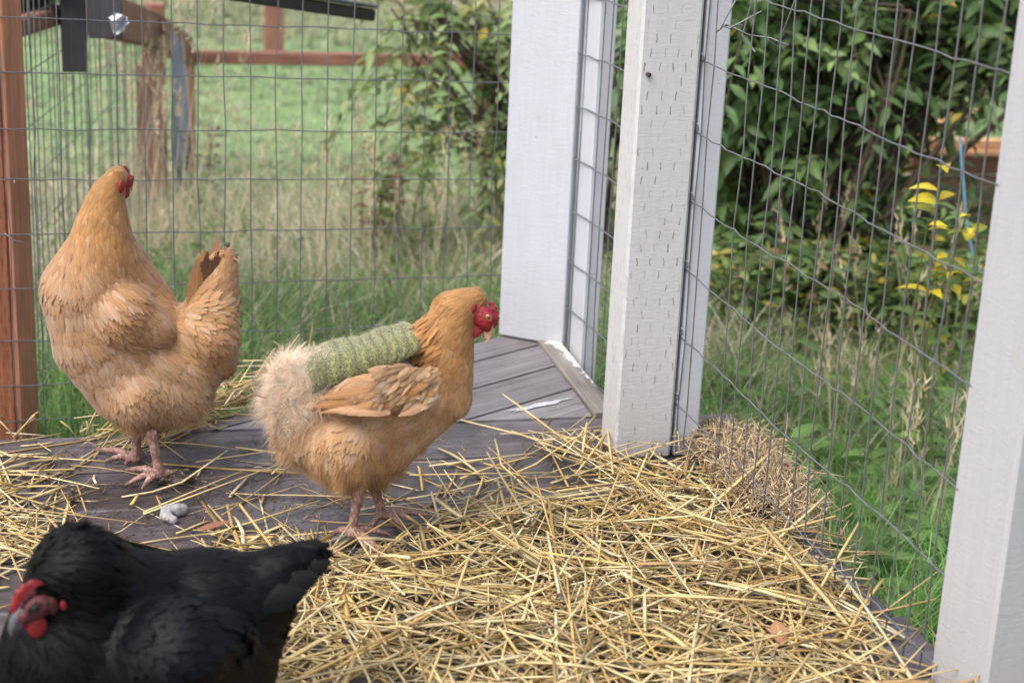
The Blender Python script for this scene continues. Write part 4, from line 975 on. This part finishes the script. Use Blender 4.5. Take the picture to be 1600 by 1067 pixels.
# mound of fine old bedding outside the mesh by the middle post
mx0_ = onz(1150, 745, .01)
gx_ = np.linspace(-.13, .13, 40); gy_ = np.linspace(-.34, .20, 60); XX, YY = np.meshgrid(gx_, gy_)
cx_ = .885-YY*.02; hgt = .017*np.exp(-(XX/.045)**2)*np.clip((.14-YY)/.08, 0, 1)*np.clip((YY+.14)/.2, 0, 1)+.0015*rng.normal(size=XX.shape)-.002
Vm = np.stack([cx_+XX, 2.16+YY, hgt+.001], -1).reshape(-1, 3); keepq = [[j*40+i, j*40+i+1, (j+1)*40+i+1, (j+1)*40+i] for j in range(59) for i in range(39) if hgt[j, i] > .003]
meta(mk('bedding_mound', Vm, keepq, simple('old_bedding', (.24, .175, .125), .9, .5, 90, .2, .8)), kind='stuff')
def dm_(x, y): return math.exp(-((x-.885)/.05)**2)*(y < 2.34)*(1/(1+math.exp(-(y-2.02)/.04)))
for i in range(260):
    for j in range(340):
        x, y = hx0+j*hc_, hy0+i*hc_
        if abs(x-.885) < .12 and y > 1.8 and y < 2.34: HG[i, j] = max(HG[i, j], .017*math.exp(-((x-.885)/.045)**2)*min(1, max(0, (y-2.02)/.2)))
meta(strew('bedding', 1900, (.80, .985), (1.6, 2.33), dm_, [.015, .025, .04, .06], (.0005, .0013), pals=[(.50, .38, .27), (.60, .48, .36), (.42, .30, .20), (.64, .52, .34), (.34, .23, .15)], zmax=.034, loft=2.5), kind='stuff')
# straw on the landing's aslant edge
e0 = onz(290, 660)[:2]; e1 = onz(430, 610)[:2]
def dl_(x, y):
    p = np.array([x, y])-e0; ed = nrm(e1-e0); s = p@ed; t = p@np.array([-ed[1], ed[0]]); return float(-.15 < s < .32)*math.exp(-((t+.012)/.028)**2)
HG2 = HG.copy(); HG[:] = 0
meta(strew('straw', 330, (-.1, .5), (2.42, 2.85), dl_, [.06, .1, .14], (.0010, .002), spread=.35, ang0=math.atan2(*(e1-e0)[::-1]), zmax=.035, base=.001), kind='stuff')
# straw sticking up by the left post
out = []
for (x0_, y0_, x1_, y1_) in [(0, 655, 28, 690), (20, 680, 55, 650), (55, 645, 20, 685), (95, 655, 120, 680), (150, 640, 135, 675), (125, 672, 155, 660), (150, 668, 230, 672), (135, 655, 140, 678), (40, 660, 60, 640)]:
    out.append(([(x0_, y0_+3), (x1_, y1_+3)], .0018, (.60, .45, .22), .006))
V_ = []; F_ = []; C_ = []; U_ = []; o = 0
for pts, w_, c, z in out:
    P = [onY(x, y, 2.44) for x, y in pts]; q = {'V': [], 'F': [], 'C': [], 'U': [], 'n': 0, 'tw': .2}; straw_prism([P[0], (P[0]+P[1])/2+[0, .003, .002], P[1]], w_, w_*.6, c, q)
    V_ += q['V']; F_ += [[k+o for k in f] for f in q['F']]; C_ += q['C']; U_ += q['U']; o += q['n']
meta(mk('straw_stalks', V_, F_, 'straw', None, U_, np.array(C_), smooth=False), kind='stuff')

# ================================================================== SMALL THINGS ON THE DECK
def lump(name, parts, mat, label, cat, voxel=.0018, amp=.0012):
    nodes = {str(i): (p, r) for i, (p, r) in enumerate(parts)}; V_, F_ = blob(nodes, [(str(i), str(i+1)) for i in range(len(parts)-1)], voxel, 1)
    V_ = V_+rng.normal(size=V_.shape)*amp*.06+amp*.8*np.sin(V_*330+1)[:, [1, 2, 0]]*np.sin(V_*210)[:, [2, 0, 1]]; loc = V_.mean(0); loc[2] = 0
    return meta(mk(name, V_, F_, mat, None, loc=loc), label, cat)
dq = lambda x, y, z=.006: onz(x, y, z)
lump('dropping', [(dq(285, 795, .010), .0085), (dq(276, 797, .010), .009), (dq(262, 797, .010), .009), (dq(258, 805, .008), .008), (dq(270, 812, .007), .006)], simple('dropping_grey', (.27, .26, .265), .6, .35, 130, .3, .5), 'pale grey knobbly dropping on the wet boards in front of the hens', 'dropping')
th = np.linspace(0, 2*pi, 40, endpoint=False); ca, cb_ = onz(800, 642, .003), onz(882, 624, .003); md = (ca+cb_)/2; ax_ = (cb_-ca)/2; ay_ = np.array([-ax_[1], ax_[0], 0])*.13
rr_ = 1+.25*np.sin(th*5+1)+.12*rng.normal(size=40); Vs = [md+[0, 0, .0012]]+[md+ax_*cos(a)*q+ay_*sin(a)*q for a, q in zip(th, rr_)]
meta(mk('dropping_smear', Vs, [[0, 1+i, 1+(i+1) % 40] for i in range(40)], simple('white_smear', (.42, .42, .44), .6, .35, 150), loc=md), 'thin white smear along a grey board of the landing', 'dropping')
mud = simple('wet_mud', (.045, .028, .018), .25, .5, 90, .7, .6)
lump('mud_clump', [(dq(283, 744, .005), .010), (dq(268, 750, .004), .009), (dq(296, 750, .003), .007), (dq(252, 752, .003), .007)], mud, 'shiny dark mud clump by the foot of the tall buff hen', 'mud', amp=.003)
lump('mud_clump', [(dq(868, 694, .006), .008), (dq(876, 700, .006), .007), (dq(862, 702, .004), .007)], mud, 'dark mud clump tangled in straw left of the middle post', 'mud', amp=.003)
lump('mud_clump', [(dq(876, 936, .03), .008), (dq(884, 939, .03), .006)], mud, 'small black dropping lying in the straw in the middle', 'mud', amp=.002)
lump('mud_clump', [(dq(108, 778, .006), .006), (dq(116, 772, .006), .005)], mud, 'small mud crumb on the boards above the black hen', 'mud', amp=.003)
n = 1500; P = np.array([onz(x, y, .001) for x, y in zip(rng.uniform(0, 560, n), np.clip(rng.normal(770, 45, n), 690, 900))])
V_, F_, C_ = ribbons(P, np.stack([rng.normal(size=n), rng.normal(size=n), np.abs(rng.normal(size=n))*.15], 1), rng.uniform(.006, .03, n), rng.uniform(.001, .003, n), rng.normal(size=(n, 3))*.15*[1, 1, .3], np.array([.05, .032, .025])*rng.uniform(.5, 2, (n, 1)), 2, side=nrm(rng.normal(size=(n, 3))*[1, 1, .3])); V_[:, 2] = np.maximum(V_[:, 2], .0015)
meta(mk('debris', V_, F_, 'straw', None, None, C_), kind='stuff')
def one_leaf(name, p, q, nrm_, W, c, label, mat='leaf', cup=.2, droop=.1, curl=0.):
    o = cards(name, p[None], (q-p)[None], np.array([nrm_]), np.array([np.linalg.norm(q-p)]), np.array([W]), np.array([c]), None, mat, None, nv=9, lift=.15, droop=droop, cup=cup, prof='leaf', curl=curl); return meta(o, label, 'leaf')
one_leaf('fallen_leaf', dq(372, 700, .004), dq(408, 708, .004), (0, -.3, 1), .012, (.03, .045, .012), 'small dark green leaf on the top board between the two buff hens')
one_leaf('fallen_leaf', dq(1212, 968, .03), dq(1224, 1010, .02), (-.3, -.5, .8), .022, (.45, .24, .14), 'curled pinkish brown dead leaf on straw at lower right')
one_leaf('fallen_leaf', dq(305, 828, .004), dq(362, 815, .008), (0, -.3, 1), .012, (.35, .15, .10), 'reddish dead leaf strip on the boards beside the grey dropping')

# ================================================================== BACKGROUND: rear run
def timber(b_, p, q, w_, h_, col=(1, 1, 1)):
    p = np.array(p); q = np.array(q); d = q-p; L = np.linalg.norm(d); d = d/L; s = nrm(np.cross(d, [0, 0, 1.])) if abs(d[2]) < .9 else np.array([1., 0, 0]); u_ = np.cross(s, d)
    b_.box((p+q)/2, d*L/2, s*w_/2, u_*h_/2, col, .004)
GZ = -.28
YR = 5.9
run = empty('orange_fence', (.9, YR, GZ), 'low rust red timber fence with a long top rail out in the meadow', 'fence')
b = B(); p = onY(298, 89, YR); q = onY(740, 96, YR); q2 = p+(q-p)*2.2; timber(b, p, q2, .038, .045); b.build('rail', 'stain_far', run)
for (x, y0_, y1_, Yp) in [(292, 90, 290, YR+.03), (757, 95, 288, YR+.05)]:
    p = onY(x, y0_, Yp); b = B(); timber(b, [p[0], Yp, GZ-.1], [p[0], Yp, p[2]], .05, .045); b.build('post', 'stain_far', run)
# a far post beyond the rail
b = B(); p = onY(427, 0, 8.2); p2 = onY(428, 78, 8.2); timber(b, [p2[0], 8.2, p2[2]-.25], [p[0], 8.2, p[2]+.7], .09, .09)
fp = empty('far_post', (p2[0], 8.2, -.3), 'single faded red post standing up the hillside behind the rail', 'post'); b.build('timber', 'stain_far', fp)
# side run receding from the left post
side = empty('side_run', (-.1, 4.2, GZ), 'dense wire side run with rust red posts, going away behind the tall hen', 'fence')
P1 = onY(240, 48, 5.0); P1b = onY(292, 80, 5.86)
b = B(); timber(b, P1, P1b, .04, .10); timber(b, onY(150, 20, 3.8), P1, .04, .10); b.build('rail', 'stain_far', side)
b = B(); timber(b, [P1[0], P1[1], GZ-.1], [P1[0], P1[1], P1[2]+.08], .065, .07); b.build('post', 'stain_far', side)
pp = onY(224, 100, 5.1); b = B(); timber(b, [pp[0], 5.1, GZ-.1], [pp[0], 5.1, pp[2]], .045, .05); b.build('post', 'stain_far', side)
b = B(); Q0 = np.array([-.235, 2.86, 0]); Q1 = np.array([P1[0]+.02, P1[1]-.05, 0]); 
for t in np.linspace(0, 1, 46):
    p = Q0*(1-t)+Q1*t; zt = .93*(1-t)+P1[2]*t+.0; b.tube([[p[0], p[1], GZ], [p[0]+.004*rng.normal(), p[1], .2], [p[0], p[1], zt]], .0012, 4)
for z in np.arange(-.25, .75, .1): b.tube([[Q0[0], Q0[1], z], [Q1[0]*.5+Q0[0]*.5, (Q0[1]+Q1[1])/2, z-.012], [Q1[0], Q1[1], z]], .0012, 4)
b.build('mesh', 'wire', side, True)
b = B(); Q0 = np.array([P1[0]+.05, P1[1]+.03, 0]); Q1 = np.array([P1b[0], P1b[1], 0])
for t in np.linspace(0, 1, 30): p = Q0*(1-t)+Q1*t; b.tube([[p[0], p[1], GZ], [p[0], p[1], P1[2]*(1-t)+P1b[2]*t]], .0022, 4)
for z in np.arange(-.25, .2, .03): b.tube([[Q0[0], Q0[1], z], [Q1[0], Q1[1], z]], .002, 4)
b.build('mesh', simple('grey_mesh', (.30, .33, .42), .5, .2), side, True)
# dark lean-to roof corner with a grey hanging board and the black gutter
roof = empty('lean_to_roof', (.0, 3.4, .7), 'dark weathered roof corner with a grey board hanging down, top left', 'roof')
dk = simple('dark_timber', (.055, .05, .055), .7, .5, 12, .3, .5); gb = mat_stain('grey_weathered', (.085, .08, .09), False)
b = B(); pa = onY(92, -40, 3.45); pb_ = onY(138, 112, 3.45); b.box(((pa+pb_)/2), ((pb_[0]-pa[0])/2, 0, 0), (0, .012, 0), (0, 0, (pa[2]-pb_[2])/2), (1,)*3, .002)
pa = onY(136, -40, 3.42); pb_ = onY(192, 60, 3.42); b.box(((pa+pb_)/2), ((pb_[0]-pa[0])/2, 0, 0), (0, .012, 0), (0, 0, (pa[2]-pb_[2])/2), (1,)*3, .002); b.build('hanging_board', gb, roof)
b = B(); timber(b, onY(20, 45, 3.3), onY(96, 22, 3.5), .03, .035); b.build('rafter', 'stain_far', roof)
b = B(); pc = onY(60, 8, 3.6); b.box(pc+[-.04, .1, .055], (.12, 0, .0), (0, .3, 0), (0, 0, .012), (1,)*3, .002); pc = onY(45, 30, 3.5); b.box(pc+[-.02, .15, .0], (.06, 0, .012), (0, .2, 0), (0, 0, .02), (1,)*3, .002); b.build('roof_panel', dk, roof)
gut = empty('gutter', (.6, 3.6, .7), 'black gutter end jutting in from the top edge, dripping', 'gutter')
b = B(); p0_ = onY(330, -14, 3.3); p1_ = onY(578, 24, 3.65); timber(b, p0_, p1_, .035, .026); b.build('channel', simple('black_metal', (.022, .022, .026), .4, .4, 20, .5), gut)
b = B(); timber(b, p0_+[0, -.004, .0195], p1_+[0, -.004, .0195], .05, .008); b.build('lip', simple('metal_lip', (.075, .08, .09), .4, .4, 20, .5), gut)
# torn white sheet
sh = empty('plastic_sheet', onY(190, 40, 3.4), 'small torn scrap of white plastic under the roof corner', 'sheet')
n1 = 14; V_ = []
for i in range(n1):
    for j in range(n1):
        a, c = i/(n1-1), j/(n1-1); px = 176+a*26-c*6+3*sin(c*9+a*4); py = 20+c*30*(.5+.5*sin(a*3))+a*8; V_.append(onY(px, py, 3.38+.02*sin(a*9+c*5)))
b = B(); mk('sheet', V_, [[i*n1+j, i*n1+j+1, (i+1)*n1+j+1, (i+1)*n1+j] for i in range(n1-1) for j in range(n1-1)], simple('white_plastic', (.62, .62, .70), .4, .1), sh)

# timber building and boards far right
YS = 4.95; shed = empty('timber_shed', (2.9, YS, GZ), 'low brown timber structure topped with fresh orange boards, behind the leafy bush at right', 'building')
tw = mat_stain('brown_siding', (.22, .115, .07), False); ow = mat_stain('fresh_boards', (.74, .40, .20), False)
xa = onY(1415, 300, YS)[0]; zt_ = onY(1490, 236, YS)[2]; hb = (zt_-GZ)/3
b = B()
for k in range(3): b.box(((xa+4.2)/2, YS, GZ+hb*(k+.5)), ((4.2-xa)/2, 0, 0), (0, .02-.002*(k % 2), 0), (0, 0, hb/2-.004), (.8+.4*rng.random(),)*3, .004)
b.build('wall', tw, shed)
b = B(); timber(b, onY(1425, 214, YS+.05)+[0, 0, .01], onY(1522, 176, YS+.3), .05, .035); timber(b, onY(1440, 222, YS-.03), onY(1590, 226, YS-.03), .04, .03); timber(b, onY(1420, 236, YS-.05), onY(1600, 240, YS-.05), .03, .02)
b.build('fresh_board', ow, shed); b = B(); timber(b, onY(1270, 168, YS+.8), onY(1380, 158, YS+.8), .05, .06); b.build('fresh_board', ow, shed); b = B(); timber(b, onY(1290, 190, YS+.7), onY(1345, 182, YS+.7), .05, .04); b.build('fresh_board', ow, shed)
b = B(); timber(b, onY(1448, 205, YS-.1), onY(1446, 178, YS-.1), .05, .06); b.build('beam_end', tw, shed)
tn = empty('twine', onY(1508, 300, 3.6), 'pale blue twine hanging down beside the yellow leaves', 'twine'); b = B()
b.tube([onY(1500, 215, 3.6), onY(1504, 270, 3.6), onY(1510, 340, 3.6), onY(1520, 400, 3.62), onY(1540, 440, 3.6)], .003, 6); b.build('strand', simple('blue_twine', (.18, .42, .60), .6, .3), tn, True)
pf = mat_stain('edging', (.42, .24, .17), False); wl_ = empty('retaining_edge', (2.1, 5.6, GZ), 'pinkish brown retaining boards low behind the bush', 'retaining wall')
b = B()
for k in range(2): b.box((2.12, 5.6, GZ+.05+k*.085), (.42, 0, 0), (0, .03-.002*(k % 2), 0), (0, 0, .041), (.9+.3*rng.random(),)*3, .004)
b.build('board', pf, wl_)

# ================================================================== SHRUBS AND PLANTS
def shrub(name, label, base, crowns, ntw, leafL, cols, twl=.22, yellow=.03, nleaf=12, trunk_r=.02, cat='shrub', group=None, droop=.35):
    t = empty(name, base, label, cat, group); base = np.array(base, float)
    b_ = B(); P = []; T = []; N = []; Cc = []; Ls_ = []
    nb = 9; limbs = []
    for c, r in crowns:
        c = np.array(c); r = np.array(r)
        for k in range(nb):
            e = c+rng.normal(size=3)*r*.45; mid = base*.5+e*.5+np.array([rng.normal()*.06, rng.normal()*.06, .08]); pts = []
            for s_ in np.linspace(0, 1, 7): pts.append((1-s_)**2*base+2*s_*(1-s_)*mid+s_**2*e)
            limbs.append(np.array(pts)); b_.tube(pts, np.linspace(trunk_r*rng.uniform(.3, .7), .003, 7), 6)
        for k in range(ntw):
            d = nrm(rng.normal(size=3)); rr = rng.random()**.45; s0 = c+d*r*rr
            out_ = nrm(d*[1, 1, .6]+rng.normal(size=3)*.6+np.array([0, 0, .15])); L = twl*rng.uniform(.6, 1.3); m_ = nleaf
            lp = limbs[rng.integers(len(limbs))][rng.integers(3, 7)]
            pts = [s0+out_*L*x+np.array([0, 0, -droop*L*x*x]) for x in np.linspace(0, 1, 5)]; b_.tube(pts, np.linspace(.0026, .0009, 5), 4)
            if rng.random() < .25: b_.tube([lp, (lp+s0)/2+rng.normal(size=3)*.03, s0], [.004, .003, .0026], 4)
            cc = np.array(cols[rng.integers(len(cols))])*rng.uniform(.75, 1.25)
            for q in range(m_):
                x = (q+.7)/m_; p = s0+out_*L*x+np.array([0, 0, -droop*L*x*x]); sd_ = nrm(np.cross(out_, [0, 0, 1.])+rng.normal(size=3)*.25)*(1 if q % 2 else -1)
                P.append(p); T.append(nrm(out_*.7+sd_*.9+np.array([0, 0, -.25])+rng.normal(size=3)*.2)); N.append(nrm(np.array([0, -.25, 1.])+rng.normal(size=3)*.45)); Ls_.append(leafL*rng.uniform(.6, 1.2))
                Cc.append(cc*rng.uniform(.85, 1.15) if rng.random() > yellow else np.array([.42, .33, .03])*rng.uniform(.7, 1.2))
    b_.build('trunk', 'bark', t, True)
    cr = cards('crown', np.array(P), np.array(T), np.array(N), np.array(Ls_), np.array(Ls_)*rng.uniform(.34, .46, len(Ls_)), np.array(Cc), None, 'leaf', t, nv=5, lift=.12, droop=.32, cup=-.35, prof='leaf', curl=rng.normal(size=len(Ls_))*.08); return t
G1 = [(.11, .20, .07), (.16, .26, .085), (.09, .16, .06), (.23, .33, .13), (.14, .23, .09)]
cR = onY(1330, 150, 4.2); bR = onz(1240, 500, -.28); bR[2] = -.28
shrub('leafy_bush', 'big dark green leafy bush filling the view behind the right-hand mesh', bR, [(onY(1280, 190, 4.2), (.25, .4, .36)), (onY(1210, -10, 4.1), (.45, .4, .26)), (onY(1480, -60, 4.2), (.5, .4, .17)), (onY(1500, 30, 4.15), (.18, .2, .09)), (onY(1400, 90, 4.2), (.14, .2, .13)), (onY(1270, 340, 4.25), (.24, .25, .18)), (onY(1250, 390, 4.0), (.2, .2, .12)), (onY(1150, 60, 4.2), (.12, .25, .25))], 125, .066, G1, yellow=.012, trunk_r=.022)
cL = onY(960, 60, 4.5)
G2 = [(.20, .27, .10), (.26, .33, .13), (.20, .28, .11), (.14, .20, .08), (.33, .34, .14)]
shrub('leafy_bush', 'paler drooping shrub leaning over the meadow behind the corner board', onz(930, 420, -.28), [(onY(900, 20, 4.5), (.38, .3, .3)), (onY(730, 60, 4.55), (.17, .25, .2)), (onY(950, 200, 4.5), (.16, .25, .3)), (onY(660, 10, 4.6), (.12, .2, .09)), (onY(760, 160, 4.5), (.10, .15, .13)), (onY(740, 215, 4.5), (.10, .1, .05))], 27, .055, G2, yellow=.015, trunk_r=.014, droop=.6)
def ragged_plant(name, label, base, h, n, L, cols, W=.4, cat='plant', group=None, spread=.12, nst=5, up=.2, lo=.15):
    base = np.array(base, float); t = empty(name, base, label, cat, group); b_ = B(); P = []; T = []; N = []; Cc = []
    for s_ in range(nst):
        tip_ = base+np.array([rng.normal()*spread, rng.normal()*spread, h*rng.uniform(.7, 1.05)]); mid = (base+tip_)/2+np.array([rng.normal()*.03, rng.normal()*.03, .03]); pts = [base+rng.normal(size=3)*[.015, .015, 0], mid, tip_]; b_.tube([pts[0], (pts[0]+mid)/2, mid, (mid+tip_)/2, tip_], [.0035, .003, .0026, .002, .001], 5)
        for q in range(n//nst):
            x = rng.uniform(lo, 1); p = pts[0]*(1-x)+tip_*x; a = rng.uniform(0, 2*pi); P.append(p); T.append([cos(a), sin(a), up]); N.append(np.array([cos(a)*-.3, sin(a)*-.3-.2, 1])+rng.normal(size=3)*.25); Cc.append(np.array(cols[rng.integers(len(cols))])*rng.uniform(.8, 1.2))
    b_.build('stem', simple('green_stem', (.10, .12, .04), .6, .3), t, True); Lr = L*rng.uniform(.6, 1.2, len(P))
    cards('foliage', np.array(P), np.array(T, float), np.array(N), Lr, Lr*W, np.array(Cc), None, 'leaf', t, nv=6, lift=.35, droop=.5, cup=-.2, prof='leaf'); return t
YE = [(.78, .62, .05), (.55, .42, .03), (.35, .36, .05)]
ragged_plant('sapling', 'young plant with bright yellow leaves near the right-hand post', onz(1438, 770, -.28), .69, 34, .060, YE+[(.12, .2, .05)], spread=.04, nst=3, lo=.68)
ragged_plant('sapling', 'green broad-leaved sapling below the yellow leaves at right', onz(1465, 640, -.28), .40, 34, .08, [(.10, .17, .045), (.13, .21, .06), (.30, .30, .05)], spread=.09)
wc = [(.10, .19, .05), (.14, .25, .07), (.08, .15, .04)]
ragged_plant('weed', 'brown-seeded dock weed in the meadow behind the back mesh', onz(575, 440, -.28), .42, 130, .045, [(.16, .08, .055), (.22, .11, .07), (.10, .13, .05)], spread=.10, nst=7)
ragged_plant('weed', 'green leafy weed just right of the brown dock', onz(645, 440, -.28), .36, 80, .06, [(.17, .24, .07), (.12, .2, .05)], spread=.10, nst=6)
ragged_plant('weed', 'dark weed beside the far orange post', onz(315, 350, -.28), .34, 70, .035, [(.07, .09, .06), (.10, .10, .07)], spread=.06, nst=5)
# low autumn scrub under the bush: cannot be counted
def scatter_rect(n, px, py, zz=-.28):
    P = np.array([onz(x, y, zz) for x, y in zip(rng.uniform(*px, n), rng.uniform(*py, n))]); P[:, 2] = ground_z(P[:, 0], P[:, 1]); return P
n = 8500; P = scatter_rect(n, (1060, 1640), (400, 560)); P[:, 2] += rng.uniform(0, .26, n)**1.0; a = rng.uniform(0, 2*pi, n)
pal = np.array([(.12, .19, .06), (.18, .25, .08), (.36, .34, .09), (.24, .16, .10), (.09, .15, .05), (.52, .40, .06)]); cc = pal[rng.choice(6, n, p=[.34, .27, .06, .10, .20, .03])]*rng.uniform(.7, 1.3, (n, 1)); L = rng.uniform(.02, .05, n)
meta(cards('scrub', P, np.stack([np.cos(a), np.sin(a), rng.normal(size=n)*.3], 1), np.array([0, -.4, 1])+rng.normal(size=(n, 3))*.4, L, L*.5, cc, None, 'leaf', None, prof='leaf', lift=.2, droop=.4), kind='stuff')
# broad leaves in the grass
P = np.concatenate([scatter_rect(380, (1080, 1500), (600, 1000)), scatter_rect(500, (60, 790), (400, 600)), scatter_rect(300, (900, 1000), (430, 640))]); n = len(P); P[:, 2] += rng.uniform(0, .10, n); a = rng.uniform(0, 2*pi, n); L = rng.uniform(.03, .085, n)
cc = np.array([.12, .21, .06])*rng.uniform(.6, 1.4, (n, 1))*np.array([1, 1, 1]); meta(cards('broad_leaves', P, np.stack([np.cos(a), np.sin(a), .5+0*a], 1), np.array([0, -.2, 1])+rng.normal(size=(n, 3))*.3, L, L*.45, cc, None, 'leaf', None, prof='leaf', lift=.3, droop=.6), kind='stuff')
# grasses
def grass(name, n, a_rng, d_rng, h, w_, cols, prob, lean=.35, zoff=0., filt=None, clump=True, seg=3, pw=1.):
    a = rng.uniform(radians(a_rng[0]), radians(a_rng[1]), n); d = np.sqrt(rng.uniform(d_rng[0]**2, d_rng[1]**2, n)); x, y = d*np.sin(a), d*np.cos(a)
    if clump: x = x+.05*np.sin(x*31+y*17)+rng.normal(size=n)*.02; y = y+.05*np.sin(y*29-x*13)
    if filt is not None: m = filt(x, y); x, y = x[m], y[m]; n = len(x)
    P = np.stack([x, y, ground_z(x, y)-.01], 1); hh = rng.uniform(h[0], h[1], n)*(1+.25*np.sin(x*5+1)*np.sin(y*4)); ci = rng.choice(len(cols), n, p=prob); C = np.array(cols)[ci]*rng.uniform(.7, 1.3, (n, 1))*(1+.22*np.sin(x*2.3+1.3*np.sin(y*1.9))*np.sin(y*2.9+x))[:, None]
    T = np.array([0, 0, 1.])+rng.normal(size=(n, 3))*lean*.6; bend = rng.normal(size=(n, 3))*[lean, lean, .05]-np.array([0, 0, .15]); flow = np.stack([np.sin(x*3+y*2), np.cos(y*3-x), 0*x], 1)*.15; bend = bend+flow
    V_, F_, C_ = ribbons(P, T, hh, rng.uniform(w_[0], w_[1], n), bend, C, seg, side=nrm(np.stack([rng.normal(size=n), rng.normal(size=n)*.5, 0*x], 1)))
    return meta(mk(name, V_, F_, 'grass', None, None, C_), kind='stuff')
TAN = [(.62, .55, .41), (.50, .44, .31), (.72, .66, .53), (.16, .24, .08), (.20, .31, .11)]
GR = [(.17, .32, .09), (.22, .40, .12), (.29, .47, .17), (.13, .24, .07), (.44, .39, .22)]
off_deck = lambda x, y: ~((y < 2.5) & (x < .99)) & ~((x < .80) & (y < 2.62))
back = lambda x, y: (x < 1.35+.2*(y-3)) & off_deck(x, y)
infront = lambda x, y: off_deck(x, y) & ~((x > -.1+.0*y) & (x < .8) & (y < 2.5+(.0+x)*.55))
grass('grass', 15000, (-16, 20), (2.55, 4.0), (.12, .26), (.003, .006), GR, [.3, .3, .2, .1, .1], filt=lambda x, y: infront(x, y) & (x < 1.2), lean=.3)
grass('meadow_grass', 26000, (-16, 22), (3.4, 5.1), (.08, .25), (.003, .008), TAN, [.24, .14, .24, .16, .22], filt=back, lean=.45)
grass('grass', 24000, (16, 52), (1.6, 3.6), (.06, .17), (.003, .006), GR, [.32, .32, .2, .1, .06], filt=lambda x, y: (x > .99) & (y > .5), lean=.4)
grass('meadow_grass', 12000, (14, 48), (3.0, 4.3), (.07, .19), (.003, .006), TAN, [.16, .14, .10, .25, .35], filt=lambda x, y: x > 1.0, lean=.5)
grass('lawn', 42000, (-16, 44), (4.9, 9.5), (.03, .07), (.006, .014), [(.28, .36, .20), (.34, .42, .25), (.24, .29, .18), (.46, .43, .32)], [.32, .30, .18, .20], lean=.5, seg=2, filt=lambda x, y: y > 4.8)
grass('hillside_grass', 26000, (-16, 44), (8.5, 16), (.06, .18), (.010, .022), [(.27, .29, .16), (.38, .36, .24), (.46, .43, .31), (.19, .23, .12)], [.3, .3, .2, .2], lean=.5, seg=2)
# tall pale stems with seed heads
def stems(name, pts, n, h, label=None):
    P = []; 
    for _ in range(n): x, y = pts[rng.integers(len(pts))]; q = onz(x+rng.normal()*16, y+rng.normal()*12, -.28); P.append(q)
    P = np.array(P); hh = rng.uniform(h[0], h[1], n); T = np.array([0, 0, 1.])+rng.normal(size=(n, 3))*.10; bend = rng.normal(size=(n, 3))*.14*[1, 1, 0]
    C = np.array([.60, .50, .34])*rng.uniform(.7, 1.3, (n, 1)); parts = [ribbons(P, T, hh, np.full(n, .005), bend, C, 5)]
    tip_ = P+nrm(T)*hh[:, None]*.86+bend*(hh[:, None]*.74); K_ = 10; R_ = np.repeat(tip_, K_, 0)+rng.normal(size=(n*K_, 3))*.003+np.repeat(nrm(T), K_, 0)*rng.uniform(0, .09, (n*K_, 1)); parts.append(ribbons(R_, np.repeat(nrm(T), K_, 0)+rng.normal(size=(n*K_, 3))*.3, np.full(n*K_, .025), np.full(n*K_, .005), rng.normal(size=(n*K_, 3))*.2, np.repeat(C, K_, 0)*1.1, 2))
    V_, F_, C_ = joinarr(parts); return meta(mk(name, V_, F_, 'grass', None, None, C_), kind='stuff')
stems('tall_stems', [(200, 420), (230, 420), (255, 430), (280, 420), (180, 440), (300, 410)], 60, (.45, .85))
stems('tall_stems', [(500, 470), (420, 460), (350, 450), (560, 450), (690, 460), (620, 470)], 60, (.25, .5))
stems('seeding_grass', [(1390, 830), (1430, 860), (1450, 840), (1300, 700), (1200, 660)], 26, (.14, .28))
stems('dead_stems', [(1300, 560), (1250, 570), (1340, 580), (1400, 600), (1460, 590)], 22, (.2, .4))
